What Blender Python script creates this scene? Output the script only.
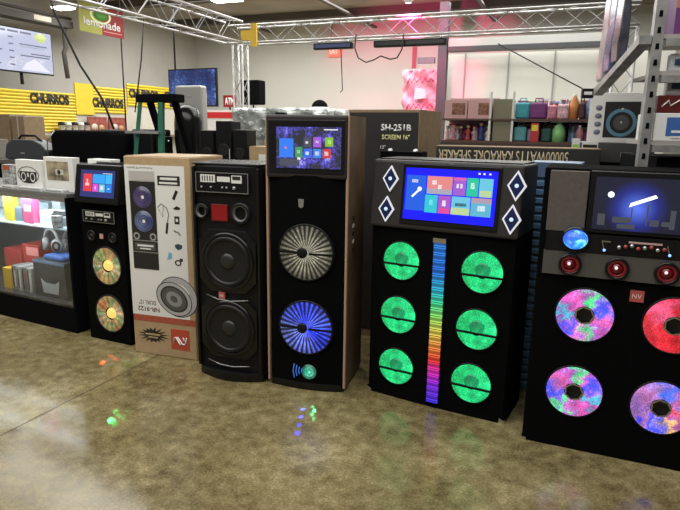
import bpy, bmesh, math, random
from mathutils import Vector, Matrix
random.seed(7)
PI = math.pi
for o in list(bpy.data.objects): bpy.data.objects.remove(o)
scene = bpy.context.scene
col = scene.collection

# ------------------------------------------------------------ camera
P, RL = math.radians(12.25), math.radians(0.85)
Fw = Vector((0, math.cos(P), -math.sin(P))); Up = Vector((0, math.sin(P), math.cos(P))); Rt = Vector((1, 0, 0))
cx = Rt*math.cos(RL) + Up*math.sin(RL); cy = -Rt*math.sin(RL) + Up*math.cos(RL)
cd = bpy.data.cameras.new('camera'); cam = bpy.data.objects.new('camera', cd); col.objects.link(cam)
m = Matrix.Identity(4)
for i in range(3): m[i][0], m[i][1], m[i][2] = cx[i], cy[i], -Fw[i]
m[0][3], m[1][3], m[2][3] = 0, 0, 1.5
cam.matrix_world = m
cd.sensor_width = 36; cd.lens = 580/680*36; cd.clip_start = .05; cd.clip_end = 100
scene.camera = cam
# ------------------------------------------------------------ world, exposure
w = bpy.data.worlds.new('world'); scene.world = w; w.use_nodes = True
w.node_tree.nodes['Background'].inputs[0].default_value = (.8, .85, .9, 1)
w.node_tree.nodes['Background'].inputs[1].default_value = 0.3
scene.view_settings.view_transform = 'Standard'; scene.view_settings.look = 'None'
scene.view_settings.gamma = 1; scene.view_settings.use_curve_mapping = False
scene.view_settings.exposure = 0.0

# building frame: p runs along the row of speakers, q runs into the hall
A0 = math.radians(22)
E1 = Vector((math.cos(A0), -math.sin(A0), 0)); E2 = Vector((math.sin(A0), math.cos(A0), 0))
def W(p, q, z=0): v = E1*p + E2*q; return Vector((v.x, v.y, z))
YB = -A0

def area(name, loc, sx, sy, power, color=(1, .985, .94), rot=(0, 0, YB)):
    l = bpy.data.lights.new(name, 'AREA'); l.shape = 'RECTANGLE'; l.size = sx; l.size_y = sy; l.energy = power; l.color = color
    o = bpy.data.objects.new(name, l); o.location = loc; o.rotation_euler = rot; col.objects.link(o); return o
# broad unseen area lights added for the hall's ambient light
area('hall_light_near', W(-2.5, 1.0, 4.1), 8, 3.5, 320)
area('hall_light_mid', W(-3.8, 6.8, 4.1), 10, 3.0, 470)
area('hall_light_far', W(-4.0, 11.5, 4.1), 10, 3.0, 680)

# ------------------------------------------------------------ materials
MATS = {}
def mat(name, color=(.5, .5, .5), rough=.5, metal=0., emit=None, es=1., spec=.5, noise=0, nscale=8, bump=0, bscale=60, trans=0, coat=0):
    if name in MATS: return MATS[name]
    mt = bpy.data.materials.new(name); MATS[name] = mt; mt.use_nodes = True
    nt = mt.node_tree; b = nt.nodes['Principled BSDF']
    b.inputs['Base Color'].default_value = (*color, 1); b.inputs['Roughness'].default_value = rough
    b.inputs['Metallic'].default_value = metal; b.inputs['Specular IOR Level'].default_value = spec
    b.inputs['Transmission Weight'].default_value = trans; b.inputs['Coat Weight'].default_value = coat
    if emit: b.inputs['Emission Color'].default_value = (*emit, 1); b.inputs['Emission Strength'].default_value = es
    tc = nt.nodes.new('ShaderNodeTexCoord')
    n = nt.nodes.new('ShaderNodeTexNoise'); n.inputs['Scale'].default_value = nscale; n.inputs['Detail'].default_value = 5
    nt.links.new(tc.outputs['Object'], n.inputs['Vector'])
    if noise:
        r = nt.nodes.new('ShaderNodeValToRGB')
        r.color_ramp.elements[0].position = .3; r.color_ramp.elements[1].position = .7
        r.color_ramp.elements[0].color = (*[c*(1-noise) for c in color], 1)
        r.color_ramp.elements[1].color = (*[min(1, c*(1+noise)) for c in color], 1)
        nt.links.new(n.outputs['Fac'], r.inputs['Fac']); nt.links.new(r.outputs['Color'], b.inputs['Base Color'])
    if bump:
        n2 = nt.nodes.new('ShaderNodeTexNoise'); n2.inputs['Scale'].default_value = bscale
        nt.links.new(tc.outputs['Object'], n2.inputs['Vector'])
        bp = nt.nodes.new('ShaderNodeBump'); bp.inputs['Strength'].default_value = bump; bp.inputs['Distance'].default_value = .01
        nt.links.new(n2.outputs['Fac'], bp.inputs['Height']); nt.links.new(bp.outputs['Normal'], b.inputs['Normal'])
    return mt
def flat(name, color, rough=.5): return mat(name, color, rough)
def glow(name, color, s): return mat(name, tuple(c*.3 for c in color), .3, emit=color, es=s)

carpet = mat('black_carpet', (.0035, .0035, .004), .95, spec=.06, bump=.5, bscale=300)
blackgloss = mat('gloss_black', (.007, .007, .008), .2, spec=.4)
blackplas = mat('satin_black', (.008, .008, .009), .42, spec=.22)
blackmatt = mat('matt_black', (.004, .004, .005), .9, spec=.06)
grayplas = mat('dark_grey_plastic', (.030, .028, .028), .5, spec=.3)
cone = mat('black_cone', (.012, .012, .013), .5, bump=.1, spec=.35)
surround = mat('black_rubber', (.012, .012, .013), .4, spec=.35)
chrome = mat('chrome', (.75, .75, .76), .16, 1)
alu = mat('aluminium', (.55, .56, .57), .38, .9, noise=.1)
steel = mat('galvanised_steel', (.36, .36, .36), .5, .55, noise=.25, nscale=14)
greysteel = mat('grey_painted_steel', (.12, .12, .14), .5, noise=.1)
copper = mat('rose_trim', (.55, .36, .27), .4, .3)
wood = mat('brown_wood', (.15, .095, .05), .5, noise=.3, nscale=6)
card = mat('cardboard', (.46, .33, .19), .85, noise=.08, nscale=20, spec=.2)
carddark = mat('brown_cardboard', (.29, .21, .13), .85, noise=.12, nscale=20, spec=.2)
white = mat('white_print', (.80, .80, .78), .5)
whitep = mat('white_plastic', (.7, .7, .7), .4)
cream = mat('cream', (.6, .56, .45), .5)
red = mat('red', (.5, .03, .03), .35)
redprint = mat('red_print', (.42, .09, .05), .6, noise=.15, nscale=30)
darkprint = mat('dark_print', (.02, .018, .018), .5)
yellow = mat('yellow_metal', (.78, .60, .045), .45, noise=.06)
green = mat('green_fibreglass', (.02, .13, .08), .4)
blue = mat('blue', (.03, .10, .45), .4)
glass = mat('clear_glass', (1, 1, 1), 0, trans=1)
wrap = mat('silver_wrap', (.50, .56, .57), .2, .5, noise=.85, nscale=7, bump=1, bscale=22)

def nodes_mat(name):
    mt = bpy.data.materials.new(name); MATS[name] = mt; mt.use_nodes = True
    return mt, mt.node_tree, mt.node_tree.nodes['Principled BSDF']
def mth(nt, op, a, b=None, c=None):
    n = nt.nodes.new('ShaderNodeMath'); n.operation = op
    for i, v in enumerate((a, b, c)):
        if v is None: continue
        if isinstance(v, (int, float)): n.inputs[i].default_value = v
        else: nt.links.new(v, n.inputs[i])
    return n.outputs[0]
def ramp(nt, fac, stops, interp='LINEAR'):
    r = nt.nodes.new('ShaderNodeValToRGB'); r.color_ramp.interpolation = interp
    els = r.color_ramp.elements
    els[0].position, els[0].color = stops[0][0], (*stops[0][1], 1)
    els[1].position, els[1].color = stops[-1][0], (*stops[-1][1], 1)
    for p_, c_ in stops[1:-1]:
        e = els.new(p_); e.color = (*c_, 1)
    nt.links.new(fac, r.inputs['Fac']); return r.outputs['Color']
def polar(nt):
    tc = nt.nodes.new('ShaderNodeTexCoord'); s = nt.nodes.new('ShaderNodeSeparateXYZ')
    nt.links.new(tc.outputs['Object'], s.inputs[0])
    th = mth(nt, 'ARCTAN2', s.outputs['Z'], s.outputs['X'])
    r = mth(nt, 'SQRT', mth(nt, 'ADD', mth(nt, 'MULTIPLY', s.outputs['X'], s.outputs['X']), mth(nt, 'MULTIPLY', s.outputs['Z'], s.outputs['Z'])))
    return tc, s, th, r
def noise_of(nt, vec, scale, detail=3):
    n = nt.nodes.new('ShaderNodeTexNoise'); n.inputs['Scale'].default_value = scale; n.inputs['Detail'].default_value = detail
    nt.links.new(vec, n.inputs['Vector']); return n.outputs['Fac']
def lit(nt, b, colour, strength, base=(.012, .012, .012), rough=.3):
    b.inputs['Base Color'].default_value = (*base, 1); b.inputs['Roughness'].default_value = rough
    nt.links.new(colour, b.inputs['Emission Color'])
    if isinstance(strength, (int, float)): b.inputs['Emission Strength'].default_value = strength
    else: nt.links.new(strength, b.inputs['Emission Strength'])

def holo_mat(name, stops, strength, k=1.0, wob=.35, rings=420, rays=0, rmax=.13, rad=None, off=0.0, nsc=9, rc=.95):
    mt, nt, b = nodes_mat(name); tc, s, th, r = polar(nt)
    a = mth(nt, 'ADD', mth(nt, 'MULTIPLY', th, k/(2*PI)), .5+off)
    a = mth(nt, 'ADD', a, mth(nt, 'MULTIPLY', mth(nt, 'SUBTRACT', noise_of(nt, tc.outputs['Object'], nsc), .5), wob))
    a = mth(nt, 'FRACT', a)
    c = ramp(nt, a, stops)
    st = 1.0
    if rings: st = mth(nt, 'ADD', mth(nt, 'MULTIPLY', mth(nt, 'SINE', mth(nt, 'MULTIPLY', r, rings)), .25), .75)
    if rays:
        rr = mth(nt, 'POWER', mth(nt, 'ADD', mth(nt, 'MULTIPLY', mth(nt, 'SINE', mth(nt, 'MULTIPLY', th, rays)), .5), .5), 1.6)
        st = mth(nt, 'ADD', mth(nt, 'MULTIPLY', rr, rc), 1-rc)
    if rad is not None:
        f = mth(nt, 'SUBTRACT', 1.0, mth(nt, 'MULTIPLY', r, rad/rmax)); f = mth(nt, 'MAXIMUM', f, .12)
        st = mth(nt, 'MULTIPLY', st, f)
    sp = mth(nt, 'POWER', noise_of(nt, tc.outputs['Object'], 170, 1), 1.6); sp2 = noise_of(nt, tc.outputs['Object'], 16, 2)
    st = mth(nt, 'MULTIPLY', st, mth(nt, 'ADD', mth(nt, 'MULTIPLY', sp, 2.2), .25))
    st = mth(nt, 'MULTIPLY', st, mth(nt, 'ADD', mth(nt, 'MULTIPLY', mth(nt, 'POWER', sp2, 2), 2.2), .45))
    lit(nt, b, c, mth(nt, 'MULTIPLY', st, strength)); return mt

m_gold = holo_mat('gold_lit_cone', [(0, (.75, .55, .2)), (.2, (.45, .6, .2)), (.35, (.8, .6, .3)), (.5, (.9, .75, .4)), (.65, (.3, .55, .25)), (.8, (.9, .45, .2)), (1, (.75, .55, .2))], .75, k=2, rings=0, wob=1.3, nsc=11, rays=14, rad=.35, rc=.4)
m_gold2 = holo_mat('gold_orange_lit_cone', [(0, (.35, .5, .2)), (.2, (.9, .3, .1)), (.35, (.7, .6, .25)), (.5, (.35, .55, .2)), (.65, (.8, .6, .4)), (.8, (.9, .5, .2)), (1, (.35, .5, .2))], .75, k=2, rings=0, wob=1.5, nsc=12, rays=14, rad=.35, rc=.4)
m_gdome = glow('amber_led_dome', (1, .62, .16), 1.05)
m_rw = holo_mat('warm_ray_cone', [(0, (.75, .7, .5)), (.5, (.85, .8, .62)), (1, (.75, .7, .5))], .85, rings=0, rays=30, rmax=.16, rad=.9)
m_rb = holo_mat('blue_ray_cone', [(0, (.12, .18, .5)), (.25, (.15, .2, .9)), (.42, (.02, .05, 1)), (.6, (.1, .16, 1)), (.78, (.03, .06, 1)), (1, (.12, .18, .5))], 2.2, rings=0, rays=30, rmax=.16, rad=.65)
m_green = holo_mat('green_lit_grille', [(0, (.01, .62, .17)), (.5, (.02, .75, .25)), (1, (.01, .62, .17))], .95, rings=0)
m_gdk = holo_mat('green_lit_hub', [(0, (.01, .36, .12)), (.5, (.01, .42, .15)), (1, (.01, .36, .12))], .75, rings=0)
HOL = [(0, (.6, .10, .35)), (.07, (.30, .12, .50)), (.12, (.04, .08, 1)), (.18, (.25, .15, .6)), (.25, (.05, .75, .2)), (.31, (.35, .15, .45)), (.40, (.75, .10, .45)), (.48, (.4, .1, .4)), (.54, (.02, .45, .6)), (.60, (.3, .12, .5)), (.68, (.05, .08, 1)), (.76, (.55, .12, .45)), (.83, (.06, .7, .25)), (.9, (.4, .1, .5)), (1, (.6, .10, .35))]
m_h1 = holo_mat('rainbow_cone_upper', HOL, 1.35, k=1, wob=.35, rings=0, off=.55, nsc=24)
m_h2 = holo_mat('rainbow_cone_lower', HOL, 1.3, k=1, wob=.4, rings=0, off=.10, nsc=22)
m_h3 = holo_mat('red_cone', [(0, (.65, .03, .05)), (.3, (.5, .01, .02)), (.5, (.95, .16, .16)), (.7, (.5, .01, .02)), (.9, (.8, .10, .22)), (1, (.65, .03, .05))], 1.3, k=1, wob=.4, rings=0, nsc=22)
m_h4 = holo_mat('violet_cone', [(0, (.25, .12, .42)), (.12, (.35, .15, .45)), (.18, (.03, .06, 1)), (.26, (.25, .2, .6)), (.33, (.9, .5, .15)), (.38, (.4, .12, .4)), (.50, (.75, .08, .12)), (.6, (.3, .15, .5)), (.7, (.05, .15, .9)), (.8, (.35, .2, .6)), (.9, (.45, .15, .4)), (1, (.25, .12, .42))], 1.2, k=1, wob=.4, rings=0, nsc=22)
m_star = holo_mat('green_laser_patch', [(0, (.02, .7, .4)), (.5, (.2, .9, .6)), (1, (.02, .7, .4))], 1.2, rings=300, rmax=.05, rad=.95)

# rainbow strip
mt_strip, nt, b = nodes_mat('rainbow_led_strip')
tc = nt.nodes.new('ShaderNodeTexCoord'); s = nt.nodes.new('ShaderNodeSeparateXYZ'); nt.links.new(tc.outputs['Object'], s.inputs[0])
c = ramp(nt, s.outputs['Z'], [(.04, (.06, .03, 1)), (.14, (.3, .02, 1)), (.21, (.9, .02, .6)), (.28, (1, .03, .03)), (.36, (1, .3, .05)), (.45, (.85, .75, .1)), (.53, (.3, .9, .15)), (.60, (.05, .85, .35)), (.67, (.02, .55, .75)), (.78, (.01, .18, .85)), (.93, (.02, .25, .85))])
st = mth(nt, 'POWER', mth(nt, 'ADD', mth(nt, 'MULTIPLY', mth(nt, 'SINE', mth(nt, 'MULTIPLY', s.outputs['Z'], 2*PI/.0375)), .5), .5), 2)
lit(nt, b, c, mth(nt, 'ADD', mth(nt, 'MULTIPLY', st, 1.1), .35), rough=.2)

# space picture for the tower screen, blue glow fading outward for the wide screen
def picture(name, base, hot, scale, strength, thr=.55):
    mt, nt, b = nodes_mat(name); tc = nt.nodes.new('ShaderNodeTexCoord')
    n = noise_of(nt, tc.outputs['Object'], scale, 8); n2 = noise_of(nt, tc.outputs['Object'], scale*9, 2)
    v = mth(nt, 'ADD', mth(nt, 'MULTIPLY', n, .6), mth(nt, 'MULTIPLY', n2, .4))
    c = ramp(nt, v, [(0, base), (thr-.12, base), (thr, hot[0]), (thr+.09, hot[1]), (1, hot[1])])
    lit(nt, b, c, strength, base=(.01, .01, .012), rough=.08); return mt
m_space = picture('starfield_picture', (.035, .035, .045), [(.12, .10, .75), (.55, .5, 1)], 11, .9, .60)
mt_dark, nt, b = nodes_mat('blue_flare_picture')
tc, s, th, r = polar(nt)
f = mth(nt, 'POWER', mth(nt, 'MAXIMUM', mth(nt, 'SUBTRACT', 1, mth(nt, 'MULTIPLY', r, 7.5)), 0), 1.6)
c = ramp(nt, f, [(0, (.012, .012, .03)), (.25, (.02, .03, .25)), (1, (.12, .22, 1))])
lit(nt, b, c, 1.0, base=(.01, .01, .012), rough=.06)
m_menu = picture('menu_screen_picture', (.62, .66, .85), [(.62, .66, .85), (.8, .8, .93)], 2.5, .92)
m_tvblue = picture('blue_wave_picture', (.015, .03, .15), [(.05, .12, .4), (.35, .5, .8)], 2.2, .75, .56)
m_neb = picture('speckled_grey', (.14, .12, .115), [(.14, .12, .115), (.18, .15, .15)], 30, .12, .8)

# floor
mt_floor, nt, b = nodes_mat('polished_concrete')
tc = nt.nodes.new('ShaderNodeTexCoord')
n1 = noise_of(nt, tc.outputs['Object'], 1.6, 10); n2 = noise_of(nt, tc.outputs['Object'], 16, 12); n3 = noise_of(nt, tc.outputs['Object'], 95, 4)
v = mth(nt, 'ADD', mth(nt, 'ADD', mth(nt, 'MULTIPLY', n1, .42), mth(nt, 'MULTIPLY', n2, .30)), mth(nt, 'MULTIPLY', n3, .28))
c = ramp(nt, v, [(.37, (.07, .053, .022)), (.44, (.15, .117, .052)), (.495, (.215, .174, .082)), (.55, (.29, .24, .12)), (.63, (.46, .39, .22))])
nt.links.new(c, b.inputs['Base Color'])
rg = mth(nt, 'ADD', mth(nt, 'MULTIPLY', n2, .26), .02); nt.links.new(rg, b.inputs['Roughness'])
b.inputs['Specular IOR Level'].default_value = .38
b.inputs['Coat Weight'].default_value = .08; b.inputs['Coat Roughness'].default_value = .13
bp = nt.nodes.new('ShaderNodeBump'); bp.inputs['Strength'].default_value = .07; bp.inputs['Distance'].default_value = .002
nt.links.new(mth(nt, 'ADD', n2, mth(nt, 'MULTIPLY', n3, .35)), bp.inputs['Height']); nt.links.new(bp.outputs['Normal'], b.inputs['Normal'])
wallmat = mat('wall_paint', (.56, .55, .51), .8, noise=.04, nscale=1.5)
wallmat2 = mat('back_wall_paint', (.60, .60, .56), .8, noise=.03, nscale=1)
ceilmat = mat('ceiling_panel', (.34, .31, .27), .9, noise=.15, nscale=.8)
beammat = mat('dark_beam', (.10, .09, .085), .7)

# ------------------------------------------------------------ mesh builder
class MB:
    def __init__(s): s.bm = bmesh.new(); s.mats = []
    def mi(s, mt):
        if mt not in s.mats: s.mats.append(mt)
        return s.mats.index(mt)
    def face(s, vs, k, smooth=False):
        try: f = s.bm.faces.new(vs)
        except ValueError: return
        f.material_index = k; f.smooth = smooth
    def hexa(s, pts, mt):
        k = s.mi(mt); v = [s.bm.verts.new(p) for p in pts]
        for q in ((0, 3, 2, 1), (4, 5, 6, 7), (0, 1, 5, 4), (1, 2, 6, 5), (2, 3, 7, 6), (3, 0, 4, 7)): s.face([v[i] for i in q], k)
    def box(s, x0, x1, y0, y1, z0, z1, mt):
        s.hexa([(x0, y0, z0), (x1, y0, z0), (x1, y1, z0), (x0, y1, z0), (x0, y0, z1), (x1, y0, z1), (x1, y1, z1), (x0, y1, z1)], mt); return s
    def prism(s, poly, axis, a0, a1, mt, smooth=False):
        k = s.mi(mt)
        def P3(u, v, a): return {'x': (a, u, v), 'y': (u, a, v), 'z': (u, v, a)}[axis]
        A = [s.bm.verts.new(P3(u, v, a0)) for u, v in poly]; B = [s.bm.verts.new(P3(u, v, a1)) for u, v in poly]
        n = len(poly); s.face(A, k); s.face(B[::-1], k)
        for i in range(n): s.face([A[i], B[i], B[(i+1) % n], A[(i+1) % n]], k, smooth)
        return s
    def bar(s, p0, p1, w_, h_, mt):
        p0, p1 = Vector(p0), Vector(p1); d = (p1-p0).normalized()
        a = d.cross(Vector((0, 0, 1)));
        if a.length < 1e-3: a = Vector((1, 0, 0))
        a.normalize(); b_ = a.cross(d).normalized(); a = a*w_/2; b_ = b_*h_/2
        s.hexa([p0-a-b_, p0+a-b_, p0+a+b_, p0-a+b_, p1-a-b_, p1+a-b_, p1+a+b_, p1-a+b_], mt); return s
    def tube(s, pts, r, mt, n=8, r1=None, caps=True):
        k = s.mi(mt); pts = [Vector(p) for p in pts]; rings = []; a = None
        for i, p in enumerate(pts):
            d = (pts[min(i+1, len(pts)-1)]-pts[max(i-1, 0)]).normalized()
            if a is None: a = d.orthogonal().normalized()
            else: a = (a - d*a.dot(d)).normalized()
            b_ = d.cross(a); rr = r if r1 is None else r+(r1-r)*i/(len(pts)-1)
            rings.append([s.bm.verts.new(p+(a*math.cos(2*PI*j/n)+b_*math.sin(2*PI*j/n))*rr) for j in range(n)])
        for i in range(len(rings)-1):
            for j in range(n): s.face([rings[i][j], rings[i][(j+1) % n], rings[i+1][(j+1) % n], rings[i+1][j]], k, True)
        if caps: s.face(rings[0][::-1], k); s.face(rings[-1], k)
        return s
    def lathe(s, c, prof, mt, n=40, axis='y', sx=1, sz=1, mfun=None):
        # prof: (radius, height along the axis); axis 'y' faces the viewer (-y), 'z' is up
        c = Vector(c); k = s.mi(mt); rings = []
        for r, h in prof:
            if r < 1e-6:
                rings.append([s.bm.verts.new(c+(Vector((0, -h, 0)) if axis == 'y' else Vector((0, 0, h))))]); continue
            L = []
            for j in range(n):
                t = 2*PI*j/n
                L.append(s.bm.verts.new(c+(Vector((r*math.cos(t)*sx, -h, r*math.sin(t)*sz)) if axis == 'y' else Vector((r*math.cos(t)*sx, r*math.sin(t)*sz, h)))))
            rings.append(L)
        for i in range(len(rings)-1):
            A, B = rings[i], rings[i+1]
            for j in range(n):
                j2 = (j+1) % n
                if len(A) == 1 and len(B) == 1: continue
                if len(A) == 1: s.face([A[0], B[j2], B[j]], k, True)
                elif len(B) == 1: s.face([A[j], A[j2], B[0]], k, True)
                else: s.face([A[j], A[j2], B[j2], B[j]], k, True)
        return s
    def ball(s, c, r, mt, sx=1, sy=1, sz=1, n=16, half=False):
        c = Vector(c); k = s.mi(mt); rings = []; lo = 0 if half else -8
        for i in range(lo, 9):
            ph = PI/2*i/8
            if abs(i) == 8: rings.append([s.bm.verts.new(c+Vector((0, 0, r*sz*math.sin(ph))))])
            else: rings.append([s.bm.verts.new(c+Vector((r*sx*math.cos(ph)*math.cos(2*PI*j/n), r*sy*math.cos(ph)*math.sin(2*PI*j/n), r*sz*math.sin(ph)))) for j in range(n)])
        for A, B in zip(rings, rings[1:]):
            for j in range(n):
                j2 = (j+1) % n
                if len(A) == 1: s.face([A[0], B[j2], B[j]], k, True)
                elif len(B) == 1: s.face([A[j], A[j2], B[0]], k, True)
                else: s.face([A[j], A[j2], B[j2], B[j]], k, True)
        if half: s.face(rings[0][::-1], k)
        return s
    def build(s, name, parent=None, loc=(0, 0, 0), rot=(0, 0, 0), bevel=0, **tags):
        bmesh.ops.recalc_face_normals(s.bm, faces=s.bm.faces)
        me = bpy.data.meshes.new(name); s.bm.to_mesh(me); s.bm.free()
        for mt in s.mats: me.materials.append(mt)
        o = bpy.data.objects.new(name, me); col.objects.link(o); o.location = loc; o.rotation_euler = rot
        if parent: o.parent = parent
        if bevel:
            md = o.modifiers.new('bevel', 'BEVEL'); md.width = bevel; md.segments = 2; md.limit_method = 'ANGLE'
        for k_, v_ in tags.items(): o[k_] = v_
        return o
def root(name, label, cat, loc, yaw=YB, group=None):
    o = bpy.data.objects.new(name, None); col.objects.link(o); o.location = loc; o.rotation_euler = (0, 0, yaw)
    o.empty_display_size = .1
    o['label'] = label; o['category'] = cat
    if group: o['group'] = group
    return o
def tag(o, label, cat, group=None):
    o['label'] = label; o['category'] = cat
    if group: o['group'] = group
    return o
def text(body, parent, x, z, y, mt, width=None, height=None, name='lettering', flip=False, depth=.001, bold=.0, rotz=0):
    cu = bpy.data.curves.new('t', 'FONT'); cu.body = body; cu.size = 1; cu.offset = bold; cu.resolution_u = 3
    ob = bpy.data.objects.new('t', cu); me = bpy.data.meshes.new_from_object(ob); bpy.data.objects.remove(ob)
    xs = [v.co.x for v in me.vertices]; ys = [v.co.y for v in me.vertices]
    wx, wy = max(xs)-min(xs), max(ys)-min(ys); mx, my = (max(xs)+min(xs))/2, (max(ys)+min(ys))/2
    sx = width/wx if width else None; sy = height/wy if height else None
    if sx is None: sx = sy
    if sy is None: sy = sx
    g = -1 if flip else 1
    bm = bmesh.new(); bm.from_mesh(me)
    for v in bm.verts: v.co = Vector(((v.co.x-mx)*sx*g, 0, (v.co.y-my)*sy*g))
    for f in bm.faces: f.normal_update()
    bmesh.ops.solidify(bm, geom=list(bm.faces), thickness=depth)
    bm.to_mesh(me); bm.free(); me.materials.clear(); me.materials.append(mt); me.name = name
    o = bpy.data.objects.new(name, me); col.objects.link(o); o.parent = parent; o.location = (x, y, z); o.rotation_euler = (0, 0, rotz)
    return o
def struct(o): o['kind'] = 'structure'; return o

# ------------------------------------------------------------ setting
HC = 4.25
MB().box(-16, 12, -6, 17, -.1, 0, mt_floor).build('floor', rot=(0, 0, YB), kind='structure')
MB().box(-16, 12, -6, 17, HC, HC+.1, ceilmat).build('ceiling', rot=(0, 0, YB), kind='structure')
MB().box(-11, 12, 15, 15.2, 0, HC, wallmat2).build('wall_back', rot=(0, 0, YB), kind='structure')
MB().box(-10.94, -10.74, -6, 15, 0, HC, wallmat).build('wall_left', rot=(0, 0, YB), kind='structure')
MB().box(8, 8.2, -6, 15, 0, HC, wallmat).build('wall_right', rot=(0, 0, YB), kind='structure')
MB().box(-11, 8, -6, -5.8, 0, HC, wallmat).build('wall_front', rot=(0, 0, YB), kind='structure')
for k, q in enumerate((8.6, 11.0, 13.4)):
    MB().box(-10.7, 7.9, q, q+.22, HC-.16, HC-.002, beammat).build('trim_%d' % (k+1), rot=(0, 0, YB), kind='structure')
for k, p in enumerate((-8.2, -5.2, -2.2)):
    MB().box(p, p+.09, 5, 14.95, HC-.2, HC-.162, beammat).build('trim_%d' % (k+4), rot=(0, 0, YB), kind='structure')
# floor joint as a real groove-coloured strip
MB().box(-4, 1.2, -.003, .003, .0003, .0008, mat('joint_filler', (.05, .04, .03), .7)).build('trim_7', rot=(0, 0, math.radians(66.9)), loc=(-1.66, 2.595, 0), kind='structure')

# ------------------------------------------------------------ speaker parts
def woofer(par, x, z, r, name='woofer', y=-.001):
    t = MB()
    t.lathe((0, 0, 0), [(r*1.13, -.004), (r*1.13, .006), (r*1.02, .010), (r*1.0, .004)], blackplas, 48)
    t.lathe((0, 0, 0), [(r*1.0, .004), (r*.96, .013), (r*.88, .013), (r*.84, .004)], surround, 48)
    t.lathe((0, 0, 0), [(r*.84, .004), (r*.6, -.022), (r*.34, -.046), (r*.33, -.046)], cone, 48)
    o = t.build(name, par, (x, y, z))
    MB().lathe((0, 0, 0), [(r*.34, -.046), (r*.3, -.030), (r*.2, -.020), (0, -.014)], cone, 32).build('dust_cap', o)
    return o

def cabinet(par, w_, d_, h_, mt, z0=0, hole=None, bevel=.012, name='cabinet'):
    return MB().box(0, w_, 0, d_, z0, h_, mt).build(name, par, bevel=bevel)

def mixer(par, x0, x1, z0, z1, y, bright=white, tilt=0):
    o = MB().box(x0, x1, y-.012, y, z0, z1, blackplas).build('control_panel', par, bevel=.004)
    Wd, Hh = x1-x0, z1-z0
    f = MB(); t_ = .004
    for a in ((x0, x1, z0, z0+t_), (x0, x1, z1-t_, z1), (x0, x0+t_, z0, z1), (x1-t_, x1, z0, z1)): f.box(a[0], a[1], y-.014, y-.0121, a[2], a[3], alu)
    f.build('panel_trim', o)
    d = MB(); d.box(x0+Wd*.10, x0+Wd*.38, y-.015, y-.0122, z0+Hh*.50, z0+Hh*.88, bright)
    for i in range(5): d.box(x0+Wd*(.13+i*.048), x0+Wd*(.15+i*.048), y-.0158, y-.015, z0+Hh*.56, z0+Hh*.82, darkprint)
    d.build('display', o)
    MB().box(x0+Wd*.42, x0+Wd*.66, y-.015, y-.0122, z0+Hh*.55, z0+Hh*.80, bright).build('card_slot', o)
    MB().box(x0+Wd*.69, x0+Wd*.88, y-.015, y-.0122, z0+Hh*.50, z0+Hh*.88, bright).box(x0+Wd*.71, x0+Wd*.86, y-.0155, y-.015, z0+Hh*.66, z0+Hh*.84, darkprint).build('screen', o)
    for i, fx in enumerate((.12, .30, .52, .60, .74)):
        r = .010 if i == 4 else .006
        MB().lathe((x0+Wd*fx, y-.012, z0+Hh*.26), [(r, 0), (r, .008), (r*.7, .010), (0, .010)], alu, 12).build('knob', o)
    return o

# ---- display case ---------------------------------------------------------
yc = math.radians(-27); CW = 1.75
case = root('display_case', 'long glass display case with black base and lit shelves at the left edge', 'display case', (-1.92-CW*math.cos(yc), 4.04-CW*math.sin(yc), 0), yc)
def cu(u): return u + CW - .90      # measured from the left end
MB().box(0, CW, 0, .55, 0, .19, blackmatt).build('base', case, bevel=.004)
MB().box(CW-.02, CW, 0, .55, .19, 1.0, blackmatt).build('end_panel', case)
MB().box(0, .02, 0, .55, .19, 1.0, blackmatt).build('end_panel', case)
MB().box(.02, CW-.02, .53, .55, .19, 1.0, mat('case_back', (.06, .07, .075), .4)).build('back_panel', case)
MB().box(.02, CW-.02, .522, .529, .765, .965, mat('case_upper_back', (.6, .66, .68), .4)).build('upper_lining', case)  # upper back made pale so the shelf looks lit
MB().box(.021, CW-.021, .004, .008, .192, .969, glass).build('front_glass', case)
MB().box(.02, CW-.02, .03, .53, .192, .196, mat('case_floor', (.06, .06, .065), .25)).build('case_floor', case)
MB().box(.02, CW-.02, .04, .529, .752, .760, mat('glass_shelf_edge', (.55, .68, .70), .15, trans=.3)).build('shelf', case)
MB().box(0, CW, 0, .55, 1.0, 1.028, mat('case_rim', (.30, .31, .31), .35, .6)).build('top_rim', case, bevel=.003)
MB().box(.02, CW-.02, 0, .02, .970, 1.0, alu).build('front_rail', case)
MB().box(.03, CW-.03, .03, .05, .985, .999, glow('case_led', (.85, .93, 1), 2)).build('led_strip', case)
for v, zz, e in ((.25, .97, 8), (.25, .74, 6)):
    l = bpy.data.lights.new('case_light', 'AREA'); l.shape = 'RECTANGLE'; l.size = 1.6; l.size_y = .12; l.energy = e; l.color = (.86, .94, 1)
    o = bpy.data.objects.new('case_light', l); o.parent = case; o.location = (CW/2, .08, zz); o.rotation_euler = (math.radians(25), 0, 0); col.objects.link(o)

def on_case(u, y, z): # world location from case coordinates
    a = Matrix.Rotation(yc, 4, 'Z') @ Vector((cu(u), y, z)); return Vector(case.location)+a
def simple_box(name, label, cat, loc, yaw, w_, d_, h_, mt, group=None, tilt=0, bevel=.003):
    r = root(name, label, cat, loc, yaw, group)
    if tilt: r.rotation_euler = (math.radians(tilt), 0, yaw)
    MB().box(0, w_, 0, d_, 0, h_, mt).build('carton', r, bevel=bevel); return r

def on_in(u, y, z): return on_case(u-.95*y, y, z)
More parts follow.
